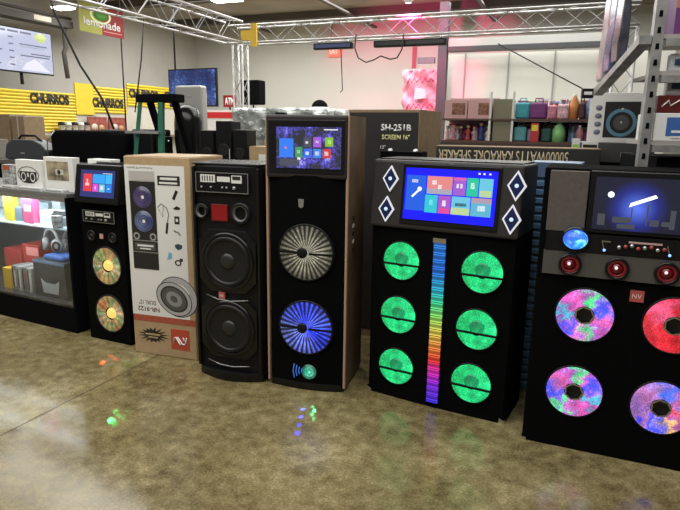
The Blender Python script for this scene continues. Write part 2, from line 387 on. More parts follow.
# goods inside the case, upper shelf (top of shelf at z .760)
r = simple_box('product_box', 'yellow packet on the upper shelf inside the glass case', 'packet', on_in(.13, .10, .761), yc, .10, .06, .19, mat('yellow_card', (.75, .62, .06), .5))
r = simple_box('product_box', 'pink packet on the upper shelf inside the glass case', 'packet', on_in(.36, .10, .761), yc, .12, .06, .19, mat('pink_card', (.75, .12, .28), .5))
MB().box(.02, .10, -.001, 0, .09, .14, white).build('label_panel', r)
r = simple_box('product_box', 'wide white open carton on the upper shelf inside the case', 'box', on_in(.535, .14, .761), yc, .148, .13, .10, white)
MB().box(.02, .13, -.001, 0, .02, .05, mat('pale_blue', (.45, .6, .7), .5)).build('label_panel', r)
r = simple_box('product_box', 'small blue and grey box on the upper shelf beside the yellow packet', 'box', on_in(.25, .12, .761), yc, .09, .08, .11, mat('slate_blue', (.2, .28, .36), .5))
r = simple_box('product_box', 'flat silver tray stacked with cables at the right of the upper shelf', 'tray', on_in(.67, .12, .761), yc, .19, .22, .07, mat('tray_silver', (.5, .55, .58), .3, .4))
for j in range(3):
    o = MB().tube([(.68+.02*j, .13, .835+.012*j+.005), (.74, .11, .85+.012*j), (.80, .14, .84+.012*j), (.86, .16, .852+.012*j)], .005, blackplas).build('cable', loc=(0, 0, 0))
    M_ = Matrix.Translation(case.location) @ Matrix.Rotation(yc, 4, 'Z') @ Matrix.Translation((CW-.9-.13, 0, 0)); o.matrix_world = M_
    tag(o, ['lowest', 'middle', 'topmost'][j]+' of three black cables lying on the silver tray in the case', 'cable', 'cables on the silver tray')
r = simple_box('product_box', 'long pale ice-blue box along the back of the upper case shelf', 'box', on_in(.25, .36, .761), yc, .30, .10, .12, mat('ice_blue', (.45, .56, .62), .4))
r = simple_box('product_box', 'small black and white camera box beside the wide white carton', 'box', on_in(.705, .055, .761), yc, .06, .05, .09, mat('bw_box', (.3, .3, .3), .4, noise=.9, nscale=40))
r = simple_box('product_box', 'tall white card pack standing behind the pink packet in the case', 'box', on_in(.60, .36, .761), yc, .1, .06, .19, mat('ice', (.6, .68, .7), .5))
# lower deck
Zf = .1965
r = simple_box('product_box', 'black headphone box with white printed cup picture on the case floor', 'box', on_in(.42, .10, Zf), yc, .36, .28, .285, mat('box_grey', (.07, .08, .09), .4))
MB().prism([(.10, .03), (.27, .03), (.29, .14), (.24, .11), (.13, .11), (.08, .14)], 'y', -.002, 0, mat('print_grey', (.55, .6, .62), .5)).build('printed_picture', r)
MB().box(0, .36, -.002, 0, .262, .283, mat('print_blue', (.2, .3, .5), .5)).build('printed_band', r)
def headphones(label, loc, yaw, s_=1.0, mt=None, grp=None):
    r = root('headphones', label, 'headphones', loc, yaw, grp); mt = mt or mat('silver_grey_plastic', (.2, .2, .205), .35)
    pts = [(-.075*math.cos(a)*s_, 0, (.075+.10*math.sin(a))*s_) for a in [PI*i/12 for i in range(13)]]
    MB().tube(pts, .012*s_, mt).build('headband', r)
    for sx in (-1, 1):
        c_ = MB().lathe((0, 0, 0), [(0, .025*s_), (.03*s_, .025*s_), (.042*s_, .01*s_), (.042*s_, -.01*s_), (.03*s_, -.02*s_), (0, -.02*s_)], mt, 20, sz=1.25).build('ear_cup', r, (sx*.062*s_, 0, .056*s_), (0, 0, sx*.6))
        MB().lathe((0, 0, 0), [(.03*s_, .026*s_), (.026*s_, .030*s_), (.016*s_, .028*s_)], blackplas, 20, sz=1.25).build('ear_pad', c_)
    return r
headphones('grey over-ear headphones standing on the blue pouch above the black box', on_in(.62, .20, .482+.045), yc, 1.05)
headphones('second grey over-ear headphones at the dark right end of the case', on_in(.80, .34, .482), yc, 1.15)
o = MB().box(0, .22, 0, .16, 0, .042, mat('blue_pouch', (.05, .13, .38), .55)).build('pouch', loc=on_in(.54, .12, .483), rot=(0, 0, yc), bevel=.015); tag(o, 'blue zip pouch under the grey headphones in the case', 'pouch')
r = simple_box('product_box', 'coral red box on the case floor beside the black headphone box', 'box', on_in(.20, .30, Zf), yc, .21, .16, .33, mat('coral', (.42, .05, .045), .5))
MB().box(.05, .20, -.002, 0, .24, .31, mat('coral_light', (.75, .3, .27), .5)).build('label_panel', r)
r = simple_box('product_box', 'dark red box lying left of the coral box in the display case', 'box', on_in(-.05, .30, Zf), yc, .23, .16, .27, mat('maroon', (.4, .05, .05), .5))
r = simple_box('product_box', 'yellow box at the left of the case floor', 'box', on_in(.03, .10, Zf), yc, .10, .12, .17, mat('ochre', (.72, .45, .03), .5))
for j in range(4):
    r = simple_box('game_case', ['leftmost', 'second', 'third', 'rightmost'][j]+' of four slim cases between yellow box and headphone box', 'case', on_in(.145+j*.062, .10, Zf), yc, .05, .15, .20, [mat('game_a', (.25, .28, .27), .4), mat('game_b', (.5, .52, .5), .4)][j % 2], group='slim cases in the display case')
    MB().box(.008, .020, -.001, 0, .02, .18, darkprint).build('spine_print', r)
    MB().box(.03, .042, -.001, 0, .03, .16, redprint if j == 2 else white).build('spine_print', r)

# boxes standing on the case
r = simple_box('product_box', 'white box with black line drawing of a twin-speaker radio on the glass case', 'box', on_case(.26, .08, 1.029), yc-.05, .31, .06, .215, white)
pr = MB()
def ring(b_, cx_, cz_, r0, r1, mt, sx=1., sz=1., y=-.002, n=28, a0=0, a1=2*PI):
    k = b_.mi(mt); L = []
    for i in range(n+1):
        t = a0+(a1-a0)*i/n
        L.append([b_.bm.verts.new((cx_+rr*math.cos(t)*sx, y, cz_+rr*math.sin(t)*sz)) for rr in (r0, r1)])
    for i in range(n): b_.face([L[i][0], L[i][1], L[i+1][1], L[i+1][0]], k)
ring(pr, .15, .105, .078, .084, darkprint, 1.55, .74, y=-.0014); pr.prism([(.045, .13), (.05, .07), (.09, .045), (.21, .045), (.25, .07), (.255, .13)], 'y', -.0014, -.0008, darkprint)
for dx in (-.055, .055): ring(pr, .15+dx, .09, .022, .030, white, 1, 1.15, y=-.0022); 
pr.box(.142, .158, -.0022, -.0012, .09, .12, white)
pr.build('printed_picture', r)
r = simple_box('product_box', 'white box with a brown and grey product photo on the glass case', 'box', on_case(.585, .08, 1.029), yc+.03, .30, .06, .245, white)
MB().box(.03, .25, -.002, 0, .08, .215, mat('photo_brown', (.30, .25, .17), .5, noise=.8, nscale=14)).box(.12, .20, -.003, -.002, .12, .16, mat('photo_pale', (.55, .55, .5), .5)).build('printed_picture', r)
MB().lathe((.155, -.003, .14), [(.017, 0), (.017, .001), (0, .001)], darkprint, 16).build('printed_lens', r)
r = simple_box('product_box', 'plain white box with a grey radio picture standing behind the photo box', 'box', on_case(.66, .40, 1.029), yc, .24, .10, .22, white)
MB().box(.10, .235, -.002, 0, .15, .205, mat('pic_grey', (.1, .1, .1), .5)).box(.13, .21, -.003, -.002, .165, .19, mat('photo_pale', (.5, .5, .45), .5)).build('printed_picture', r)
r = simple_box('product_box', 'small patterned black and white box at the far left on the glass case', 'box', on_case(.09, .08, 1.029), yc, .15, .06, .17, mat('pattern_box', (.35, .36, .36), .5, noise=.9, nscale=40))
MB().box(.02, .10, -.002, 0, .13, .165, redprint).build('label_panel', r)
for j, (u, w_) in enumerate(((.17, .14), (.36, .27), (.66, .2))):
    o = MB().box(0, w_, 0, .05, 0, .022, whitep).build('price_tag_strip', loc=on_case(u, .012, 1.029), rot=(0, 0, yc), bevel=.002)
    MB().box(.01, w_-.02, -.001, 0, .007, .015, mat('faint_print', (.3, .33, .36), .5)).build('printed_line', o)
    tag(o, ['short', 'longest', 'middle-sized'][j]+' white label strip lying along the front of the case top', 'label strip')

# ---- small tower with touch screen (second from left) ----------------------
sp = root('party_speaker', 'small slim black speaker tower with tiled touch screen and two gold-lit cones', 'speaker', (-1.80, 3.98, 0), math.radians(-24.8))
w_ = .392
MB().prism([(0, 0), (.32, 0), (.32, 1.24), (.02, 1.24), (-.0, 1.0)], 'x', 0, w_, carpet).build('cabinet', sp, bevel=.008)
h = MB(); h.prism([(.0, 1.243), (.02, 1.247), (.02, .99), (-.045, .99), (-.048, 1.0), (-.006, 1.243)], 'x', .002, w_+.008, blackplas)
h = h.build('screen_housing', sp, bevel=.005)
sl = math.atan2(.042, .243)
def tiles_screen(par, x0, z0, w_, h_, y, back, tiles, rot=0, frame=.0):
    """tiles: (x0,x1,z0,z1,material) in fractions of the screen"""
    e = bpy.data.objects.new
    s_ = MB().box(0, w_, -.004, 0, 0, h_, back).build('screen', par, (x0, y, z0), (rot, 0, 0))
    for a in tiles:
        nm = a[5] if len(a) > 5 else 'app_tile'
        MB().box(a[0]*w_, a[1]*w_, -.0052, -.0041, a[2]*h_, a[3]*h_, a[4]).build(nm, s_)
    return s_
g = glow
T2 = [(.02, .31, .15, .92, g('tile_red', (.75, .06, .08), .8)), (.34, .74, .52, .92, g('tile_azure', (.04, .35, .85), .9)), (.76, .97, .52, .92, g('tile_sky', (.05, .45, .9), .9)),
      (.34, .53, .15, .49, g('tile_magenta', (.75, .08, .65), .85)), (.56, .75, .15, .49, g('tile_teal', (.15, .55, .75), .85)), (.78, .97, .15, .49, g('tile_blue', (.03, .22, .8), .9)),
      (.09, .22, .40, .52, g('icon_white', (.9, .9, .9), .8), 'app_icon'), (.60, .70, .25, .42, g('icon_white', (.9, .9, .9), .8), 'app_icon'), (.13, .18, .50, .70, g('icon_white', (.9, .9, .9), .8), 'app_icon'),
      (.66, .97, .95, .975, g('icon_white', (.9, .9, .9), .8), 'status_bar'), (.41, .46, .26, .38, g('icon_white', (.9, .9, .9), .8), 'app_icon'), (.84, .91, .28, .34, g('icon_white', (.9, .9, .9), .8), 'app_icon')]
T2 = [(.07+.88*a[0], .07+.88*a[1], .08+.84*a[2], .08+.84*a[3])+tuple(a[4:]) for a in T2]
tiles_screen(sp, .056, 1.031, .306, .180, -.040, g('screen_navy', (.04, .05, .22), .7), T2, rot=-sl)
mixer(sp, .035, .325, .855, .935, -.001)
for x in (.092, .288):
    c_ = MB().lathe((0, 0, 0), [(.036, 0), (.036, .008), (.028, .010), (.026, -.0)], surround, 28).lathe((0, 0, 0), [(.026, .002), (.012, .001), (.01, .008), (0, .009)], grayplas, 24).build('tweeter', sp, (x, -.001, .758))
o = MB().box(.168, .198, -.004, 0, .742, .776, mat('red_gold_badge', (.6, .35, .25), .4)).build('badge', sp)
text('NV', o, .183, .759, -.0045, whitep, width=.02)
for z_, mt in ((.553, m_gold), (.21, m_gold2)):
    wf = MB().lathe((0, 0, 0), [(.140, 0), (.140, .005), (.131, .009), (.128, .004)], blackplas, 48).lathe((0, 0, 0), [(.128, .004), (.115, .006), (.045, .001), (.045, .0)], mt, 48).build('woofer', sp, (.215, -.001, z_))
    MB().lathe((.018, 0, .008), [(.038, .001), (.038, .010), (.030, .022), (.018, .028), (0, .030)], m_gdome, 32).build('dust_cap', wf)

# ---- printed carton ---------------------------------------------------------
bx = root('speaker_carton', 'upright cardboard carton printed upside down with a speaker picture, between two towers', 'box', (-1.38, 3.71, 0), math.radians(-17))
MB().box(0, .476, 0, .42, 0, 1.315, card).build('carton', bx, bevel=.006)
MB().box(.002, .435, -.0012, 0, .275, 1.262, white).build('white_print', bx)
MB().box(.004, .474, -.0012, 0, .232, .2745, redprint).build('red_band', bx)
pc = MB().box(.034, .222, -.003, -.0012, .59, 1.16, darkprint).box(.034, .222, -.0034, -.003, .775, .782, alu).box(.034, .222, -.0034, -.003, .70, .706, alu).box(.034, .222, -.003, -.0012, 1.165, 1.225, mat('print_pale', (.5, .48, .47), .5)).build('printed_speaker', bx)
for z_, c_ in ((1.06, holo_mat('print_violet', [(0, (.3, .2, .5)), (.5, (.15, .12, .4)), (1, (.3, .2, .5))], .25, rings=300)), (.905, holo_mat('print_blue_cone', [(0, (.35, .45, .75)), (.5, (.1, .14, .4)), (1, (.35, .45, .75))], .3, rings=300))):
    MB().lathe((0, 0, 0), [(.068, 0), (.068, .0006), (.012, .0006)], c_, 36).lathe((0, 0, 0), [(.012, .0008), (0, .0008)], white, 12).build('printed_cone', pc, (.128, -.0031, z_))
for x in (.068, .190):
    pp = MB(); ring(pp, 0, 0, .014, .024, mat('print_grey2', (.35, .37, .37), .5), y=0); pp.build('printed_tweeter', pc, (x, -.0036, .807))
MB().box(.05, .205, -.0040, -.0034, .715, .765, mat('print_dark2', (.08, .08, .08), .5)).box(.07, .19, -.0045, -.004, .74, .752, white).box(.09, .17, -.0045, -.004, .722, .730, white).build('printed_panel', pc)
MB().box(.243, .402, -.003, -.0012, 1.142, 1.20, darkprint).box(.262, .384, -.0036, -.003, 1.175, 1.190, white).box(.255, .385, -.0036, -.003, 1.150, 1.162, white).build('printed_panel', bx)
text('Professional PA Speaker', bx, .115, 1.245, -.0016, darkprint, width=.19, height=.016, flip=True)
ic = MB(); ic.bar((.350, -.002, 1.055), (.378, -.002, 1.11), .001, .020, darkprint); ic.build('printed_remote', bx)
MB().prism([(.345, .998), (.372, 1.015), (.398, 1.004), (.392, .992), (.36, .99)], 'y', -.002, -.0012, darkprint).build('printed_adapter', bx)
MB().box(.352, .388, -.002, -.0012, .90, .95, darkprint).box(.362, .378, -.0026, -.002, .915, .935, white).build('printed_receiver', bx)
MB().tube([(.345, -.002, .86), (.36, -.002, .85), (.372, -.002, .853), (.39, -.002, .83)], .003, darkprint, 6).build('printed_cable', bx)
MB().prism([(.345, .765), (.37, .775), (.402, .765), (.396, .745), (.37, .733), (.352, .745)], 'y', -.002, -.0012, mat('print_navy', (.04, .07, .11), .5)).build('printed_adapter', bx)
MB().tube([(.235, -.002, 1.0), (.26, -.002, 1.025), (.30, -.002, 1.0), (.312, -.002, .96), (.30, -.002, .90)], .0022, darkprint, 6).bar((.301, -.002, .905), (.290, -.002, .835), .001, .016, darkprint).build('printed_microphone', bx)
MB().tube([(.24, -.002, .99), (.27, -.002, .94), (.275, -.002, 1.01)], .0015, darkprint, 6).build('printed_cable', bx)
MB().prism([(.285, .665), (.30, .715), (.322, .71), (.322, .675)], 'y', -.002, -.0012, mat('print_cyan', (.2, .45, .6), .5)).build('printed_wifi_mark', bx)
pp = MB(); ring(pp, .365, .65, .012, .020, darkprint, 1.2, 1, y=-.002); pp.box(.378, .40, -.0022, -.0012, .66, .68, darkprint).build('printed_earphone', bx)
tilt = .95
pw = MB()
for r0, r1, c_ in ((.095, .118, mat('print_chrome', (.45, .45, .46), .4)), (.085, .095, darkprint), (.055, .085, mat('print_dkgrey', (.09, .09, .09), .5)), (.025, .055, mat('print_midgrey', (.28, .28, .28), .5)), (.0004, .025, mat('print_dkgrey', (.09, .09, .09), .5)), (.118, .124, darkprint)):
    ring(pw, 0, 0, r0, r1, c_, 1.12, .86, y=-.0016)
ring(pw, .018, .028, .0975, .142, mat('print_chrome', (.45, .45, .46), .4), 1.0, .9, y=-.00145); ring(pw, .018, .028, .142, .148, darkprint, 1, .9, y=-.00145)
pw.build('printed_woofer', bx, (.322, 0, .405), (0, math.radians(28), 0))
text('DUAL 12"', bx, .118, .362, -.0016, mat('print_ink', (.10, .02, .03), .5), width=.13, height=.030, flip=True, bold=.01)
text('NR-9122', bx, .125, .318, -.0016, mat('print_ink', (.10, .02, .03), .5), width=.165, height=.032, flip=True, bold=.02)
pts = []
for i in range(32):
    t = 2*PI*i/32; rr = (1 if i % 2 else .55)*(1+.15*math.sin(i*2.7))
    pts.append((.148+.108*rr*math.cos(t), .138+.058*rr*math.sin(t)))
st_ = MB().prism(pts, 'y', -.002, 0, darkprint).build('printed_burst', bx)
MB().box(.09, .205, -.0026, -.002, .138, .150, card).build('printed_line', st_); MB().box(.11, .185, -.0026, -.002, .118, .128, card).build('printed_line', st_)
lg = MB().box(.285, .423, -.002, 0, .06, .20, mat('logo_red', (.52, .075, .04), .5)).build('logo_panel', bx)
lt = MB()
for a in ([(.304, .098), (.312, .140), (.322, .146), (.352, .100), (.362, .098)], [(.336, .148), (.368, .104), (.384, .098), (.396, .112), (.402, .150)], [(.378, .148), (.386, .120)]):
    lt.tube([(x, -.003, z) for x, z in a], .0045, white, 6)
lt.build('lettering', lg)
MB().box(.01, .466, .01, .41, 1.3152, 1.318, mat('tape_brown', (.38, .27, .15), .5)).build('top_flap', bx)

# ---- moulded black speaker ---------------------------------------------------
s3 = root('party_speaker', 'moulded glossy black speaker with two plain dark woofers and small red horn', 'speaker', (-.864, 3.394, 0), math.radians(-19))
w_ = .440
def bow(w_, d_, b_, c_=.03, n=12):
    pts = [(0, d_), (0, c_)]
    for i in range(n+1):
        t = i/n; pts.append((c_*.4+(w_-c_*.8)*t, -b_*math.sin(PI*t)))
    return pts + [(w_, c_), (w_, d_)]
MB().prism(bow(w_, .36, .012), 'z', .05, 1.29, blackplas).build('cabinet', s3, bevel=.01)
MB().prism(bow(w_+.01, .36, .06), 'z', 0, .055, blackgloss).build('foot_moulding', s3, (-.005, 0, 0), bevel=.006)
for x in (.004, w_-.020): MB().box(x, x+.018, -.022, .0, .06, 1.28, blackgloss).build('side_rib', s3, bevel=.006)
MB().box(.0, w_, -.01, .36, 1.29, 1.302, blackgloss).build('top_cap', s3, bevel=.005)
mixer(s3, .035, .375, 1.135, 1.25, -.014)
for x, r_ in ((.063, .045), (.318, .062)):
    MB().lathe((0, 0, 0), [(r_, 0), (r_*.98, .014), (r_*.85, .018), (r_*.72, .012)], surround, 36).lathe((0, 0, 0), [(r_*.74, .016), (r_*.62, .014), (r_*.6, -.03)], mat('port_grey', (.12, .12, .12), .4), 36).lathe((0, 0, 0), [(r_*.6, -.02), (0, -.02)], blackmatt, 36).build('port', s3, (x, -.012, 1.022))
o = MB().box(-.055, .055, -.006, .002, -.05, .05, mat('red_plastic', (.16, .008, .008), .3)).build('horn', s3, (.182, -.014, 1.018), bevel=.004)
pts = MB(); k = pts.mi(mat('red_bright', (.30, .012, .015), .2))
R1 = [(-.048, -.0075, -.043), (.048, -.0075, -.043), (.048, -.0075, .043), (-.048, -.0075, .043)]; R2 = [(-.012, .0, -.016), (.012, .0, -.016), (.012, .0, .016), (-.012, .0, .016)]
v1 = [pts.bm.verts.new(p_) for p_ in R1]; v2 = [pts.bm.verts.new((p_[0], -.0065, p_[2])) for p_ in R2]
for i in range(4): pts.face([v1[i], v1[(i+1) % 4], v2[(i+1) % 4], v2[i]], k)
pts.face(v2, k); pts.build('horn_throat', o)
def octo(cx_, cz_, a, c_): return [(cx_+x*a, cz_+z*a) for x, z in ((-1, -c_), (-c_, -1), (c_, -1), (1, -c_), (1, c_), (c_, 1), (-c_, 1), (-1, c_))]
for z_ in (.735, .325):
    fr = MB().prism(octo(.226, z_, .188, .62), 'y', -.024, -.008, blackgloss).build('woofer_frame', s3, bevel=.008)
    wf = MB().lathe((0, 0, 0), [(.172, 0), (.172, .008), (.155, .012), (.150, .006)], blackgloss, 56).lathe((0, 0, 0), [(.150, .006), (.143, .016), (.130, .016), (.124, .006)], surround, 56).lathe((0, 0, 0), [(.124, .006), (.09, .003), (.045, .001)], cone, 56).build('woofer', s3, (.227, -.024, z_))
    MB().lathe((0, 0, 0), [(.048, .001), (.044, .007), (.028, .013), (0, .016)], mat('cap_grey', (.022, .022, .023), .4), 32).build('dust_cap', wf)
o = MB().box(.165, .205, -.028, -.014, .505, .545, mat('badge_rose', (.5, .12, .12), .35)).build('badge', s3)
text('NV', o, .185, .525, -.0285, whitep, width=.028, depth=.001)
for z_, n_ in ((.512, 0), (.10, 0)):
    MB().tube([(.08, -.024, z_+.01), (.16, -.028, z_-.012), (.25, -.030, z_-.015), (.36, -.024, z_+.0)], .0035, mat('silver_edge', (.35, .35, .35), .2, .8), 6).build('lip_trim', s3)

# ---- tall tower ---------------------------------------------------------------
tw = root('party_speaker', 'tallest black speaker tower with rose side trim, screen and ray-patterned cones', 'speaker', (-.41, 3.25, 0), math.radians(-15.2))
w_ = .461; BW = .025
MB().prism(bow(w_-.02, .40, BW, .01), 'z', .02, 1.25, carpet).build('cabinet', tw, (.01, 0, 0))
MB().prism(bow(w_-.02, .40, BW+.004, .01), 'z', 0, .045, blackgloss).build('base_moulding', tw, (.01, 0, 0), bevel=.003)
MB().box(.012, w_-.012, .02, .40, 1.24, 1.565, carpet).build('upper_cabinet', tw)
hd = MB().box(.0, w_, -.022, .03, 1.235, 1.572, grayplas).build('screen_housing', tw, bevel=.012)
MB().box(.018, w_-.012, -.026, -.021, 1.262, 1.545, blackgloss).build('bezel', hd, bevel=.004)
for x in (-.006, w_-.006): MB().box(x, x+.012, -.010, .012, .03, 1.57, copper).build('side_trim', tw)
MB().box(w_-.010, w_+.003, .0125, .40, .02, 1.57, wood).build('side_panel', tw)
MB().box(-.003, .011, .0125, .40, .02, 1.57, wood).build('side_panel', tw)
for j in range(5): MB().box(w_+.003, w_+.006, .12, .15, .82+j*.045, .838+j*.045, whitep if j % 2 else blackplas).build('socket', tw)
T4 = [(.05, .27, .26, .72, g('tile_cobalt', (.04, .20, .85), .9)), (.30, .41, .26, .52, g('tile_grn', (.06, .35, .15), .8)), (.43, .56, .26, .48, g('tile_cobalt2', (.05, .16, .8), .85)), (.58, .70, .26, .48, g('tile_cobalt3', (.05, .25, .85), .85)),
      (.72, .85, .26, .48, g('tile_crimson', (.6, .06, .08), .8)), (.58, .70, .52, .76, g('tile_violet', (.4, .12, .75), .8)), (.76, .88, .54, .76, g('tile_lime', (.25, .5, .05), .85)), (.43, .55, .52, .76, g('tile_slate', (.12, .12, .2), .5)),
      (.61, .67, .32, .42, g('icon_white', (.9, .9, .9), .8), 'app_icon'), (.75, .81, .32, .42, g('icon_white', (.9, .9, .9), .8), 'app_icon'), (.46, .51, .33, .41, g('icon_white', (.9, .9, .9), .8), 'app_icon'), (.33, .38, .20, .27, g('icon_white', (.9, .9, .9), .8), 'app_icon'), (.33, .37, .36, .44, g('icon_white', (.9, .9, .9), .8), 'app_icon'),
      (.46, .50, .60, .66, g('icon_white', (.9, .9, .9), .8), 'app_icon'), (.62, .66, .62, .68, g('icon_white', (.9, .9, .9), .8), 'app_icon'), (.13, .17, .46, .52, g('icon_red', (.8, .3, .2), .8), 'app_icon'), (.74, .95, .93, .955, g('icon_white', (.9, .9, .9), .8), 'status_bar'), (.80, .85, .60, .70, g('icon_green', (.4, .8, .2), .9), 'app_icon'),
      (.06, .36, .05, .22, g('grey_panel', (.10, .11, .16), .6), 'info_panel')]
tiles_screen(hd, .065, 1.290, .365, .218, -.026, m_space, T4)
o = MB().prism([(.192, 1.08), (.206, 1.072), (.220, 1.08), (.222, 1.122), (.190, 1.122)], 'y', -.028, -.012, alu).build('badge', tw)
for z_, mt, c_ in ((.823, m_rw, mat('cream_bar', (.02, .02, .018), .4)), (.383, m_rb, None)):
    wf = MB().lathe((0, 0, 0), [(.164, -.012), (.164, .002), (.157, .005), (.154, .002)], blackplas, 64).lathe((0, 0, 0), [(.154, .002), (.02, .004), (0, .004)], mt, 64).build('woofer', tw, (.235, -.027, z_))
    br = MB().box(-.157, -.02, -.012, -.005, -.006, .006, blackplas).build('cross_bar', wf)
    MB().box(.02, .157, -.012, -.005, -.010, .002, blackplas).build('cross_bar', wf)
    MB().lathe((-.020, -.004, -.002), [(.030, 0), (.030, .008), (.024, .012), (0, .013)], blackplas, 24).build('hub_cap', wf)
MB().lathe((0, 0, 0), [(.045, 0), (.045, .002), (0, .003)], m_star, 32).build('laser_window', tw, (.255, -.026, .115))
pp = MB()
for j in range(4): pp.tube([(.165+j*.016, -.0275, .07+.012*j), (.158+j*.017, -.0285, .11), (.165+j*.016, -.0275, .155-.008*j)], .003, g('laser_blue', (.05, .2, .7), .7), 6)
pp.build('laser_lines', tw)
MB().box(.03, .09, .05, .07, 1.572, 1.585, blackplas).build('antenna_base', tw)

# ---- wide six-cone speaker -------------------------------------------------------
s5 = root('party_speaker', 'wide black speaker with blue touch screen, rainbow light strip and six green-lit cones', 'speaker', (.17, 3.18, 0), math.radians(-29.4))
w_ = .807
MB().prism(bow(w_, .33, .012, .03), 'z', 0, .99, carpet).build('cabinet', s5)
MB().prism([(.33, .985), (.33, 1.34), (.012, 1.345), (-.028, .985)], 'x', 0, w_, grayplas).build('screen_housing', s5, bevel=.014)
MB().box(.02, w_-.02, .05, .31, 1.3435, 1.35, blackplas).build('top_plate', s5)
sl5 = math.atan2(.04, .36)
def on5(z): return -.028+.04*(z-.985)/.36
bz = MB().box(0, .52, -.006, 0, 0, .315, blackgloss).build('bezel', s5, (.182, on5(1.015)-.001, 1.015), (-sl5, 0, 0), bevel=.004)
gw = g('icon_white5', (.95, .95, .95), .9)
T5 = [(.02, .24, .18, .86, g('tile_cobalt5', (.02, .12, .75), .85)), (.255, .535, .52, .86, g('tile_coral5', (.75, .25, .25), .85)), (.255, .535, .52, .62, g('tile_teal5b', (.2, .5, .65), .85)), (.545, .68, .52, .86, g('tile_violet5', (.35, .12, .6), .85)), (.545, .68, .80, .86, g('tile_pink5', (.8, .15, .4), .85)),
      (.69, .81, .52, .86, g('tile_green5', (.03, .55, .35), .85)), (.82, .96, .52, .86, g('tile_cyan5', (.15, .55, .75), .85)), (.83, .95, .52, .64, g('tile_yellow5', (.75, .7, .12), .85)), (.245, .385, .16, .50, g('tile_aqua5', (.04, .55, .65), .85)), (.395, .53, .16, .50, g('tile_purple5', (.4, .1, .55), .85)), (.395, .53, .16, .26, g('tile_rose5', (.8, .08, .3), .85)),
      (.54, .74, .16, .50, g('tile_cyan5', (.15, .55, .75), .85)), (.54, .74, .16, .29, g('tile_yellow5', (.75, .7, .12), .85)), (.75, .96, .16, .50, g('tile_cyan5c', (.12, .45, .65), .85)), (.75, .96, .40, .50, g('tile_coral5', (.75, .25, .25), .85)),
      (.31, .36, .70, .78, gw, 'app_icon'), (.38, .42, .62, .70, gw, 'app_icon'), (.58, .605, .66, .74, gw, 'app_icon'), (.62, .645, .66, .74, gw, 'app_icon'), (.73, .77, .66, .77, gw, 'app_icon'), (.295, .335, .30, .41, g('tile_aqua5d', (.3, .8, .85), .85), 'app_icon'), (.44, .48, .30, .41, gw, 'app_icon'), (.58, .70, .32, .38, g('ink5', (.05, .1, .1), .4), 'app_icon'), (.82, .90, .26, .36, gw, 'app_icon'),
      (.08, .15, .72, .78, gw, 'app_icon'), (.80, .82, .93, .96, gw, 'app_icon'), (.85, .87, .93, .96, gw, 'app_icon'), (.91, .93, .93, .96, gw, 'app_icon')]
sc5 = tiles_screen(bz, .018, .026, .484, .268, -.006, g('screen_royal', (.01, .01, .95), 1.0), T5)
MB().bar((.045, -.007, .118), (.082, -.007, .155), .004, .010, gw).lathe((.085, -.0065, .160), [(.012, 0), (.012, .002), (0, .002)], gw, 16).build('app_icon', sc5)
for x, z_, a, hh in ((.112, 1.245, .046, .070), (.100, 1.083, .046, .070), (.777, 1.245, .046, .074), (.768, 1.083, .046, .074)):
    dm = MB().prism([(-a, 0), (0, -hh), (a, 0), (0, hh)], 'y', -.008, .004, g('diamond_edge', (.8, .8, .85), .75)).build('diamond_light', s5, (x, on5(z_)-.001, z_), (-sl5, 0, 0))
    MB().prism([(-a*.78, 0), (0, -hh*.8), (a*.78, 0), (0, hh*.8)], 'y', -.0095, -.008, mat('navy_plastic', (.01, .02, .09), .25)).build('lens', dm)
    MB().ball((0, -.010, 0), .010, g('diamond_led', (.6, .75, 1), 1.0), n=12).build('led', dm)
for x, z_, r_ in ((.195, .805, .105), (.188, .497, .105), (.186, .192, .105), (.640, .800, .108), (.630, .494, .108), (.620, .192, .108)):
    wf = MB().lathe((0, 0, 0), [(r_*1.05, 0), (r_*1.05, .004), (r_, .006), (r_*.98, .004)], blackplas, 48).lathe((0, 0, 0), [(r_*.98, .004), (r_*.3, .006)], m_green, 48).build('woofer', s5, (x, -.012, z_))
    MB().lathe((.004, 0, r_*.12), [(r_*.36, .0065), (r_*.36, .010), (r_*.26, .013), (0, .014)], m_gdk, 32).build('dust_cap', wf)
    MB().box(-r_*1.0, r_*1.0, -.017, -.007, -r_*.22, -r_*.12, blackplas).build('cross_bar', wf)
lb = MB().box(.376, .450, -.020, -.004, .03, .955, blackgloss).build('light_column', s5)
MB().box(.382, .444, -.030, -.020, .035, .93, mt_strip).build('rainbow_strip', lb)
for j in range(24): MB().box(.380, .446, -.033, -.030, .045+j*.0375, .049+j*.0375, mat('clear_rib', (.06, .07, .08), .15, .3)).build('rib', lb)
MB().box(.378, .448, -.034, -.02, .93, .955, chrome).build('column_cap', lb)
for x in (.0, w_-.03): MB().prism([(x, 0), (x+.03, 0), (x+.03, .018), (x, .03)], 'y', -.004, .02, chrome).build('corner_protector', s5)
MB().box(.425, .455, on5(1.335)-.003, on5(1.335)+.004, 1.332, 1.337, chrome).build('badge', s5)

# ---- blue ribbed cabinet in the gap ------------------------------------------------
bs = root('ribbed_speaker', 'blue ribbed cabinet half hidden in the gap between the two widest speakers', 'speaker', (1.03, 3.215, 0), math.radians(-25))
blu = mat('dusty_blue', (.09, .18, .30), .35)
MB().box(0, .27, .012, .25, 0, 1.34, blu).build('cabinet', bs, bevel=.004)
rb = MB()
for j in range(26): rb.prism([(.012, .03+j*.047), (-.004, .036+j*.047), (-.006, .060+j*.047), (.012, .068+j*.047)], 'x', .004, .266, blu)
rb.build('ribs', bs, label='blue horizontal ribs')
MB().box(.0, .27, -.004, .012, 1.26, 1.34, mat('steel_blue', (.07, .11, .20), .35)).build('top_band', bs)

